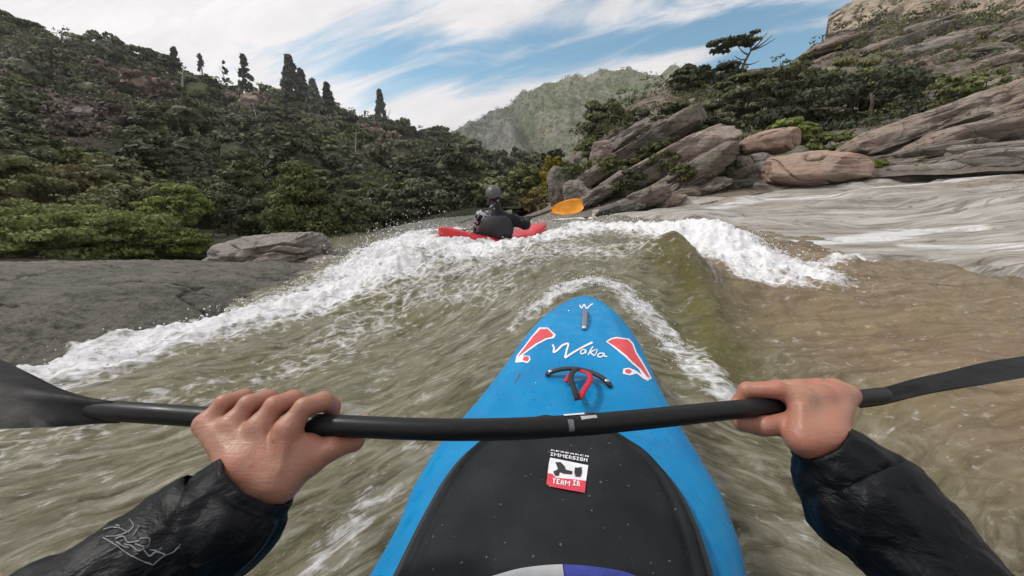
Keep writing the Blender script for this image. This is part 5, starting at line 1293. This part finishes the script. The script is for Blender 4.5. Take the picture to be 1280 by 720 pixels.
tend += [([toward(W(312, 580, .44), .012), toward(W(335, 560, .44), .012), toward(W(342, 545, .46), .01), toward(W(362, 538, .47), .01)], .0032, .0016), ([toward(W(350, 585, .44), .012), toward(W(362, 562, .45), .012), toward(W(372, 545, .46), .01)], .0032, .0015)]
allp = np.array([p for F_ in fingers for p, r_ in F_] + [p for p, r_ in thumb] + [w[0] for w in wrist] + [w[1] for w in wrist])
lo, hi = allp.min(0) - .034, allp.max(0) + .034
LVs, LFc = sdf_mesh(hand_sdf(fingers, metac, wrist, fore, thumb, bulk, tend), lo, hi, .0017, 1)
# the other hand
fingers = []; mc2 = []
for m_, p_, d_, t_, k in [(978, 948, 942, 944, 1.0), (999, 981, 972, 970, 1.03), (1019, 1008, 1000, 996, .97), (1035, 1031, 1026, 1022, .86)]:
    L = [(rel(m_, .031, .006), .0155 * k), (rel((m_+p_)/2, .019, .0225), .0142 * k), (rel(p_, -.010, .0265), .0135 * k), (rel((p_+d_)/2, -.027, .010), .0118 * k), (rel(d_, -.027, -.014), .0115 * k), (rel(t_, -.008, -.028), .0100 * k)]
    fingers.append(L); mc2.append(L[0][0])
wc = [(1003, 549), (1014, 549), (1026, 547), (1038, 544)]
metac2 = [(W(wc[i][0], wc[i][1], .536), mc2[i] + (CAM - mc2[i]) * .003, .0190, .0172 if i < 3 else .0155) for i in range(4)]
bulk2 = [(mc2[0], mc2[1], .0135, .0135), (mc2[1], mc2[2], .0135, .0135), (mc2[2], mc2[3], .0135, .0120), (W(1018, 540, .565), rel(1012, .008, -.026), .024, .019)]
wrist2 = [(W(1009, 549, .542), W(1030, 578, .543), .0195, .018), (W(1034, 544, .542), W(1052, 568, .543), .0195, .018)]
thumb2 = [(W(1002, 544, .545), .0215), (rel(974, .016, -.027), .0180), (rel(946, .004, -.0265), .0135), (rel(936, -.018, -.019), .0120), (rel(932, -.028, .004), .0105)]
tend2 = [([toward(mid(metac2[i][0], metac2[i][1], .25), .018), toward(mid(metac2[i][0], mc2[i], .8), .018)], .0045, .0034) for i in range(4)]
allp = np.array([p for F_ in fingers for p, r_ in F_] + [p for p, r_ in thumb2] + [w[0] for w in wrist2] + [w[1] for w in wrist2])
lo, hi = allp.min(0) - .034, allp.max(0) + .034
RVs, RFc = sdf_mesh(hand_sdf(fingers, metac2, wrist2, fore, thumb2, bulk2, tend2), lo, hi, .0019, 1)

ELB_L, SHO_L = np.array([-.47, .06, .42]), np.array([-.20, -.24, .70])
ELB_R, SHO_R = np.array([.47, .06, .44]), np.array([.18, -.24, .70])
SLP = [W(324, 598, .454), W(310, 614, .449), W(285, 645, .435), W(245, 672, .42), W(190, 708, .395), W(120, 752, .37), W(40, 800, .36)]
SRP = [W(1024, 551, .544), W(1036, 565, .541), W(1058, 598, .535), W(1083, 626, .515), W(1120, 662, .49), W(1175, 720, .455), W(1240, 790, .42)]
def core(Q):
    d = sd_ell(Q, (-.01, -.20, .50), (.155, .10, .26))
    d = smin(d, sd_cone(Q, SHO_L, SHO_R, .06, .06), .05)
    for s, e_, pth, w1 in ((SHO_L, ELB_L, SLP[3:7], mid(wrist[0][1], wrist[1][1])), (SHO_R, ELB_R, SRP[3:7], mid(wrist2[0][1], wrist2[1][1]))):
        d = smin(d, sd_cone(Q, s, e_, .048, .036), .03)
        ch = [w1] + list(pth) + [e_]
        for a_, b_ in zip(ch[:-1], ch[1:]): d = smin(d, sd_cone(Q, a_, b_, .024, .026), .01)
    d = smin(d, sd_cone(Q, (-.01, -.24, .74), (-.005, -.225, .84), .055, .05), .03)
    d = smin(d, sd_ell(Q, (0, -.205, .93), (.072, .092, .112)), .02)
    d = smin(d, sd_ell(Q, (0, -.135, .885), (.045, .04, .05)), .02)
    d = smin(d, sd_cone(Q, (0, -.112, .925), (0, -.098, .895), .009, .014), .01)
    for s in (-1, 1): d = smin(d, sd_ell(Q, (s * .073, -.205, .915), (.010, .02, .03)), .006)
    return d
CV, CF = sdf_mesh(core, (-.62, -.42, .15), (.64, .52, 1.08), .0095, 1)
person = empty('person', (0, -.2, .2), 'kayaker seated in the blue kayak, black jacket, both hands gripping the black paddle', 'person')
A = Acc()
for v, f in ((CV, CF), (LVs, LFc), (RVs, RFc)): A.add(v, f)
body = obj('body', np.concatenate(A.V), np.array(A.Fc), M['skin'], person)

def m_jacket():
    t = NT('black_dry_jacket'); c = t.coord()
    a = t.noise(c, 7, 5, 0.6); f = t.noise(c, 300, 3); fold = t.noise(t.scaled(c, (12, 12, 22)), 1.6, 5, 0.55, 0.9)
    col = t.ramp(a, [(0.3, (0.002, 0.003, 0.0045)), (0.7, (0.005, 0.0065, 0.009))])
    t.bump(t.math('ADD', fold, t.math('MULTIPLY', f, 0.05)), 0.6, 0.012)
    t.P(Base_Color=col, Roughness=t.maprange(a, 0.3, 0.7, 0.34, 0.6), Specular_IOR_Level=0.17); return t.m
M['jacket'] = m_jacket()
def sleeve(cp, rad, seed, puff, nseg=200, k=120, logo=None):
    P = smooth_path(np.c_[np.array(cp), np.array(rad)], nseg); R = P[:, 3]; P, T, N, B = frame_path(P[:, :3])
    d = np.r_[0, np.cumsum(np.linalg.norm(np.diff(P, axis=0), axis=1))]; a = np.linspace(0, 2*np.pi, k, endpoint=False)
    D, Aa = np.meshgrid(d, a, indexing='ij')
    q = np.stack([np.cos(Aa) * 1.1, np.sin(Aa) * 1.1, D * 20 + np.cos(Aa + 1) * 0.9], -1)
    fold = fbm(q, 4, seed, .5, ridged=True); big = fbm(np.stack([np.cos(Aa) * .7, np.sin(Aa) * .7, D * 9 + .6 * np.sin(Aa)], -1), 3, seed + 5)
    en = sm(0.0, 0.03, D); tail = 1 - 0.5 * sm(.12, .3, D)
    r = R[:, None] + (fold * .0075 + big * .009) * en * tail + 0.0012 * np.sin(Aa * 9 + D * 20) * (1 - en)
    V = P[:, None] + r[..., None] * (np.cos(Aa)[..., None] * N[:, None] + np.sin(Aa)[..., None] * B[:, None])
    inner = P[:12, None] + (r[:12, :, None] - .004) * (np.cos(Aa[:12])[..., None] * N[:12, None] + np.sin(Aa[:12])[..., None] * B[:12, None])
    allr = np.concatenate([inner[::-1], V]).reshape(-1, 3); n = len(inner) + len(V)
    return allr, ring_faces(n, k)
sl1 = sleeve(SLP + [ELB_L, mid(ELB_L, SHO_L, .5), SHO_L], [.0485, .051, .060, .062, .057, .054, .058, .062, .072, .085], 3, 0)
sl2 = sleeve(SRP + [ELB_R, mid(ELB_R, SHO_R, .5), SHO_R], [.0395, .046, .064, .073, .067, .062, .060, .062, .072, .085], 9, 0)
def torso(Q):
    d = sd_ell(Q, (-.01, -.21, .48), (.205, .15, .31)); d = smin(d, sd_cone(Q, SHO_L, SHO_R, .085, .085), .06)
    d = smin(d, sd_cone(Q, (-.01, -.24, .70), (-.007, -.23, .80), .075, .066), .03)
    q = Q * 7; return d + (fbm(q, 3, 5) * .01).astype(np.float32)
TV, TF = sdf_mesh(torso, (-.36, -.46, .12), (.36, .06, .9), .011, 1)
A = Acc(); A.add(*sl1); A.add(*sl2); A.add(TV, TF)
jacket = obj('jacket', np.concatenate(A.V), np.array(A.Fc) if len({len(x) for x in A.Fc}) == 1 else A.Fc, M['jacket'], person)
BJ = BVHTree.FromPolygons([tuple(v) for v in sl1[0]], [tuple(int(i) for i in f) for f in sl1[1]])
A = Acc(); E3 = lambda p: (100 + p[0] / 8, 630 + p[1] / 8)
lg = [([(230, 340), (340, 400), (460, 480), (600, 560), (735, 605)], 1.5), ([(735, 605), (840, 520), (960, 460), (1000, 400)], 1.5), ([(240, 260), (330, 240), (420, 250), (470, 280), (380, 320), (260, 330)], 1.3), ([(360, 215), (410, 225)], 1.3),
      ([(360, 350), (440, 330), (480, 380), (560, 380), (600, 370)], 2.0), ([(480, 290), (540, 220), (500, 150)], 1.0), ([(540, 310), (600, 220)], 1.0), ([(440, 400), (520, 420), (600, 470), (640, 440), (560, 400)], 2.0), ([(600, 350), (700, 350), (690, 410), (600, 420)], 1.1),
      ([(640, 460), (700, 520), (760, 480), (860, 500)], 1.8), ([(700, 460), (780, 470), (850, 500)], 1.3), ([(370, 380), (430, 420), (500, 440)], 2.0)]
strokes(A, [([E3(p) for p in pts], w) for pts, w in lg], BJ, .0012)
if A.V: A.build('sleeve_print', [M['grey_print']], jacket)
def helm(c, s=1.0, back=-1):
    c = np.asarray(c, float)
    def fn(Q):
        q = Q; d = sd_ell(q, c, (.108 * s, .13 * s, .12 * s)); inn = sd_ell(q, c, (.095 * s, .117 * s, .107 * s))
        d = np.maximum(d, -inn); cut = (c[2] - .035 * s) - q[..., 2]; front = np.where((q[..., 1] - c[1]) * (-back) > .03 * s, (c[2] + .02 * s) - q[..., 2], -1)
        return np.maximum(np.maximum(d, cut), front)
    return sdf_mesh(fn, c - .15 * s, c + .15 * s, .005, 1)
M['helmet'] = m_simple('helmet_shell', (0.12, 0.125, 0.13), 0.35, 0.2, 12)
V, f = helm((0, -.205, .955)); obj('helmet', V, f, M['helmet'], person)
# ---------------------------------------------------------------- second paddler ahead
D2 = 5.0
S0 = W(618, 296, D2)[0:2]
kc = W(612, 302, 5.0); hx = math.radians(44)                      # heading: away and to the right
f2 = np.array([math.sin(hx), math.cos(hx), -0.03]); r2 = np.array([math.cos(hx), -math.sin(hx), 0.10]); 
S, X, Zk = kayak_body(90, 48)
up2 = np.cross(r2, f2); up2 /= np.linalg.norm(up2)
kz = PZ(600, 303, 0)[2]
org = np.array([kc[0], kc[1] + .1, 0.0])
S = S * 0.70; Zk = Zk * 1.12; KV2 = org + S[..., None] * f2 + X[..., None] * r2 + Zk[..., None] * up2
k2 = empty('kayak', org, 'red kayak half buried in the white foam ahead', 'kayak')
hf = ring_faces(*S.shape); kk2 = S.shape[1]; k2h = obj('hull', KV2.reshape(-1, 3), [tuple(f) for f in hf] + [tuple(range(kk2)), tuple(range((S.shape[0]-1)*kk2+kk2-1, (S.shape[0]-1)*kk2-1, -1))], M['red_plastic'], k2)
sk = []; fcs = []
ss = np.linspace(-.42, .62, 20); wv = .2 * np.sqrt(np.clip(1 - ((ss - .1) / .54) ** 2, 0, 1)) + .002
Z2 = interp_cols(ss, ST_S, ST_D) + .03
for i, s in enumerate(ss):
    for j in range(11):
        x = -1 + j * .2; sk.append(org + s * .7 * f2 + x * wv[i] * r2 + (Z2[i] * 1.1 - .05 * x * x) * up2)
obj('spray_skirt', sk, grid_faces(20, 11)[:, ::-1].copy(), M['neoprene'], k2)
p0 = W(620, 290, D2); cx, cy = p0[0] + .01, p0[1]
hd = W(617, 245, D2)
sh_l = np.array([cx - .20, cy + .02, .64]); sh_r = np.array([cx + .21, cy + .03, .60]); 
el_l = np.array([cx - .27, cy + .16, .42]); el_r = W(657, 281, D2 - .02); ha_l = np.array([cx - .18, cy + .42, .44]); ha_r = W(660, 272, D2 + .30)
def far_body(Q):
    d = sd_ell(Q, (cx, cy, .48), (.16, .11, .24)); d = smin(d, sd_cone(Q, sh_l, sh_r, .06, .06), .05)
    for a, b, c in ((sh_l, el_l, ha_l), (sh_r, el_r, ha_r)):
        d = smin(d, sd_cone(Q, a, b, .048, .04), .03); d = smin(d, sd_cone(Q, b, c, .038, .028), .02); d = smin(d, sd_ell(Q, c, (.04, .045, .04)), .01)
    d = smin(d, sd_cone(Q, (cx, cy, .68), hd + np.array([0, 0, -.06]), .055, .052), .03)
    return smin(d, sd_ell(Q, hd, (.078, .098, .115)), .02)
def far_jacket(Q):
    d = sd_ell(Q, (cx, cy, .47), (.205, .15, .27)); d = smin(d, sd_cone(Q, sh_l, sh_r, .082, .082), .06)
    for a, b, c in ((sh_l, el_l, ha_l), (sh_r, el_r, ha_r)):
        e = np.array(c) * .86 + np.array(b) * .14
        d = smin(d, sd_cone(Q, a, b, .074, .062), .03); d = smin(d, sd_cone(Q, b, e, .06, .042), .02)
    d = smin(d, sd_cone(Q, (cx, cy, .68), hd + np.array([0, 0, -.045]), .078, .086), .03)
    return d + (fbm(Q * 9, 3, 15) * .012).astype(np.float32)
p2 = empty('person', (cx, cy, .3), 'paddler seen from behind in a grey helmet and black jacket in the red kayak', 'person')
V, f = sdf_mesh(far_body, (cx - .45, cy - .25, .18), (cx + .6, cy + .62, 1.08), .011, 1); obj('body', V, f, M['skin'], p2)
V, f = sdf_mesh(far_jacket, (cx - .45, cy - .25, .18), (cx + .6, cy + .62, .95), .012, 1)
def m_spj():
    t = NT('splashed_black_jacket'); c = t.coord(); n = t.noise(c, 16, 4, 0.6, 0.6)
    xs = t.n('ShaderNodeSeparateXYZ'); t.set(xs, 'Vector', c); left = t.maprange(xs.outputs[0], -0.25, 0.08, 0.10, -0.1)
    t.P(Base_Color=t.mix(t.maprange(t.math('ADD', n, left), 0.56, 0.6, 0, 0.85), (0.006, 0.006, 0.009), (0.42, 0.44, 0.46)), Roughness=0.5, Specular_IOR_Level=0.2); return t.m
obj('jacket', V, f, m_spj(), p2)
V, f = helm(hd + np.array([0, 0, .02]), 1.0); V2 = V
hobj = obj('helmet', V2, f, m_simple('grey_helmet', (0.07, 0.073, 0.078), 0.4, 0.3, 10), p2)
# life vest: thick back panel
def vest(Q):
    d = sd_ell(Q, (cx, cy, .50), (.225, .185, .21)); q = sd_ell(Q, (cx, cy, .50), (.19, .14, .27)); d = np.maximum(d, -q)
    d = np.maximum(d, Q[..., 2] - .66); return d + (fbm(Q * 8, 3, 19) * .006).astype(np.float32)
V, f = sdf_mesh(vest, (cx - .28, cy - .25, .24), (cx + .28, cy + .25, .72), .011, 1); obj('life_vest', V, f, m_simple('black_vest', (0.016, 0.016, 0.02), 0.7, 0.3, 12, 0.4, 60), p2)
# orange paddle
M['orange'] = m_simple('orange_blade', (0.80, 0.30, 0.008), 0.35, 0.25, 9)
bl0, bl1 = W(690, 263, D2 + .28), W(729, 256, D2 + .28)
pad2 = empty('paddle', W(660, 268, D2 + .3), 'orange bladed paddle of the paddler in the red kayak', 'paddle')
far_l = W(575, 288, D2 + .5)
V, f = tube(smooth_path(np.array([far_l, ha_l + np.array([0, 0.02, .02]), W(640, 272, D2 + .36), ha_r, bl0]), 30), .016, 10); obj('shaft', V, f, M['rubber'], pad2)
def blade2(a, b, up_, wid, name):
    a, b = np.array(a), np.array(b); ax = b - a; up_ = np.array(up_, float); up_ -= ax * up_.dot(ax) / ax.dot(ax); up_ /= np.linalg.norm(up_); nn = np.cross(ax, up_); nn /= np.linalg.norm(nn)
    prof = [(0, .12), (.12, .45), (.3, .82), (.55, 1.0), (.8, .98), (.94, .78), (1, .45)]; V = []
    pr = smooth_path(np.array([(t, w, 0) for t, w in prof]), 24); K = 9
    for t, w, _z in pr:
        for sd_ in (1, -1):
            for j in range(K):
                u = -1 + 2 * j / (K - 1); V.append(a + ax * (t - .02) + up_ * u * w * wid / 2 + nn * (sd_ * (.005 + .012 * math.exp(-(u / .2) ** 2) * (1 - t)) + .018 * u * u + .02 * t * t))
    f = []
    for i in range(23):
        for sd_ in (0, 1):
            for j in range(K - 1):
                q0 = i*2*K + sd_*K + j; q1 = q0 + 2*K; f.append((q0, q0+1, q1+1, q1))
        for j in (0, K-1): q0 = i*2*K + j; f.append((q0, q0+K, q0+3*K, q0+2*K))
    f += [tuple([j for j in range(K)] + [K+j for j in range(K-1, -1, -1)]), tuple([46*K+j for j in range(K)] + [47*K+j for j in range(K-1, -1, -1)])]
    return obj(name, V, f, M['orange'], pad2)
blade2(bl0 - (bl1 - bl0) * .06, bl1, (0.15, .35, 1), .20, 'blade')
blade2(far_l, far_l + (far_l - ha_l) * 1.3 + np.array([-.1, 0, -.1]), (0.1, .9, .5), .19, 'blade')

# ---------------------------------------------------------------- spray and flung drops
rs_ = np.random.RandomState(3)
V0, F0 = ico(1)
def river_z(x, y): return river_h(np.array([x]), np.array([y]))[0][0]
SP = []
def burst(px, py, spread, n, hmax, size=(.002, .011), zb=None):
    c = hit_river(px, py)
    x = c[0] + rs_.normal(size=n) * spread; y = c[1] + rs_.normal(size=n) * spread * .7; z = river_base(x, y) + .02 + np.abs(rs_.normal(size=n)) ** 1.3 * hmax
    s = np.exp(rs_.uniform(math.log(size[0]), math.log(size[1]), n)) * (1 - 0.4 * np.clip((z - c[2]) / (hmax * 2 + 1e-6), 0, 1))
    for i in range(n): SP.append((x[i], y[i], z[i], s[i]))
for a in [(460, 325, .22, 260, .10), (500, 300, .28, 420, .13), (540, 290, .25, 420, .14), (580, 290, .25, 320, .10), (640, 292, .3, 260, .07), (690, 282, .2, 320, .11), (720, 275, .25, 360, .10), (770, 275, .3, 260, .06), (830, 285, .35, 260, .05), (900, 310, .3, 260, .05), (960, 330, .25, 200, .04),
          (400, 365, .25, 260, .05), (300, 395, .3, 260, .035), (150, 440, .3, 200, .03)]: burst(*a)
for a in [(665, 388, .05, 120, .025, (.002, .006)), (700, 368, .05, 160, .03, (.002, .007)), (745, 358, .06, 200, .035, (.002, .007)), (790, 385, .05, 160, .03, (.002, .007)), (830, 432, .05, 140, .025, (.002, .006)), (870, 472, .05, 120, .02, (.002, .006)), (895, 500, .04, 80, .02, (.002, .005))]: burst(*a)
for a in [(575, 296, .16, 500, .07), (600, 298, .2, 500, .06), (665, 290, .16, 500, .08), (640, 296, .2, 400, .05), (520, 300, .3, 500, .14), (555, 290, .2, 500, .12), (860, 290, .45, 900, .07), (930, 315, .4, 800, .06), (470, 325, .3, 500, .10)]: burst(*a)
SP = np.array(SP); nV = len(V0)
jit = rs_.uniform(.6, 1.4, (len(SP), 1, 3))
V = (V0[None] * jit * SP[:, None, 3:4] + SP[:, None, :3]).reshape(-1, 3); Fc = (F0[None] + (np.arange(len(SP)) * nV)[:, None, None]).reshape(-1, 3)
def m_drop():
    t = NT('white_spray'); t.P(Base_Color=(0.78, 0.79, 0.82), Roughness=0.35, Transmission_Weight=0.0, Subsurface_Weight=0.0); return t.m
sp = obj('spray', V, Fc, m_drop()); set_tags(sp, 'white drops thrown up along the foam crests', 'spray', kind='stuff')

# ---------------------------------------------------------------- thin valley haze
def add_haze(dens):
    t = bpy.data.materials.new('haze'); t.use_nodes = True; nt = t.node_tree; nt.nodes.clear()
    out = nt.nodes.new('ShaderNodeOutputMaterial'); v = nt.nodes.new('ShaderNodeVolumePrincipled'); v.inputs['Density'].default_value = dens; v.inputs['Color'].default_value = (0.9, 0.93, 0.96, 1); v.inputs['Anisotropy'].default_value = 0.3
    nt.links.new(v.outputs[0], out.inputs['Volume'])
    lo = min((o.matrix_world @ Vector(c)).z for o in SC.objects if o.type == 'MESH' and o.get('kind') == 'structure' for c in o.bound_box)
    x0, x1, y0, y1, z0, z1 = -800, 800, -60, 1000, lo - 1, 240
    V = [(x, y, z) for x in (x0, x1) for y in (y0, y1) for z in (z0, z1)]
    o = obj('haze', V, [(0, 1, 3, 2), (4, 6, 7, 5), (0, 4, 5, 1), (2, 3, 7, 6), (0, 2, 6, 4), (1, 5, 7, 3)], t, smooth=False); set_tags(o, 'thin pale haze filling the valley', 'haze', kind='stuff')
add_haze(0.00024)
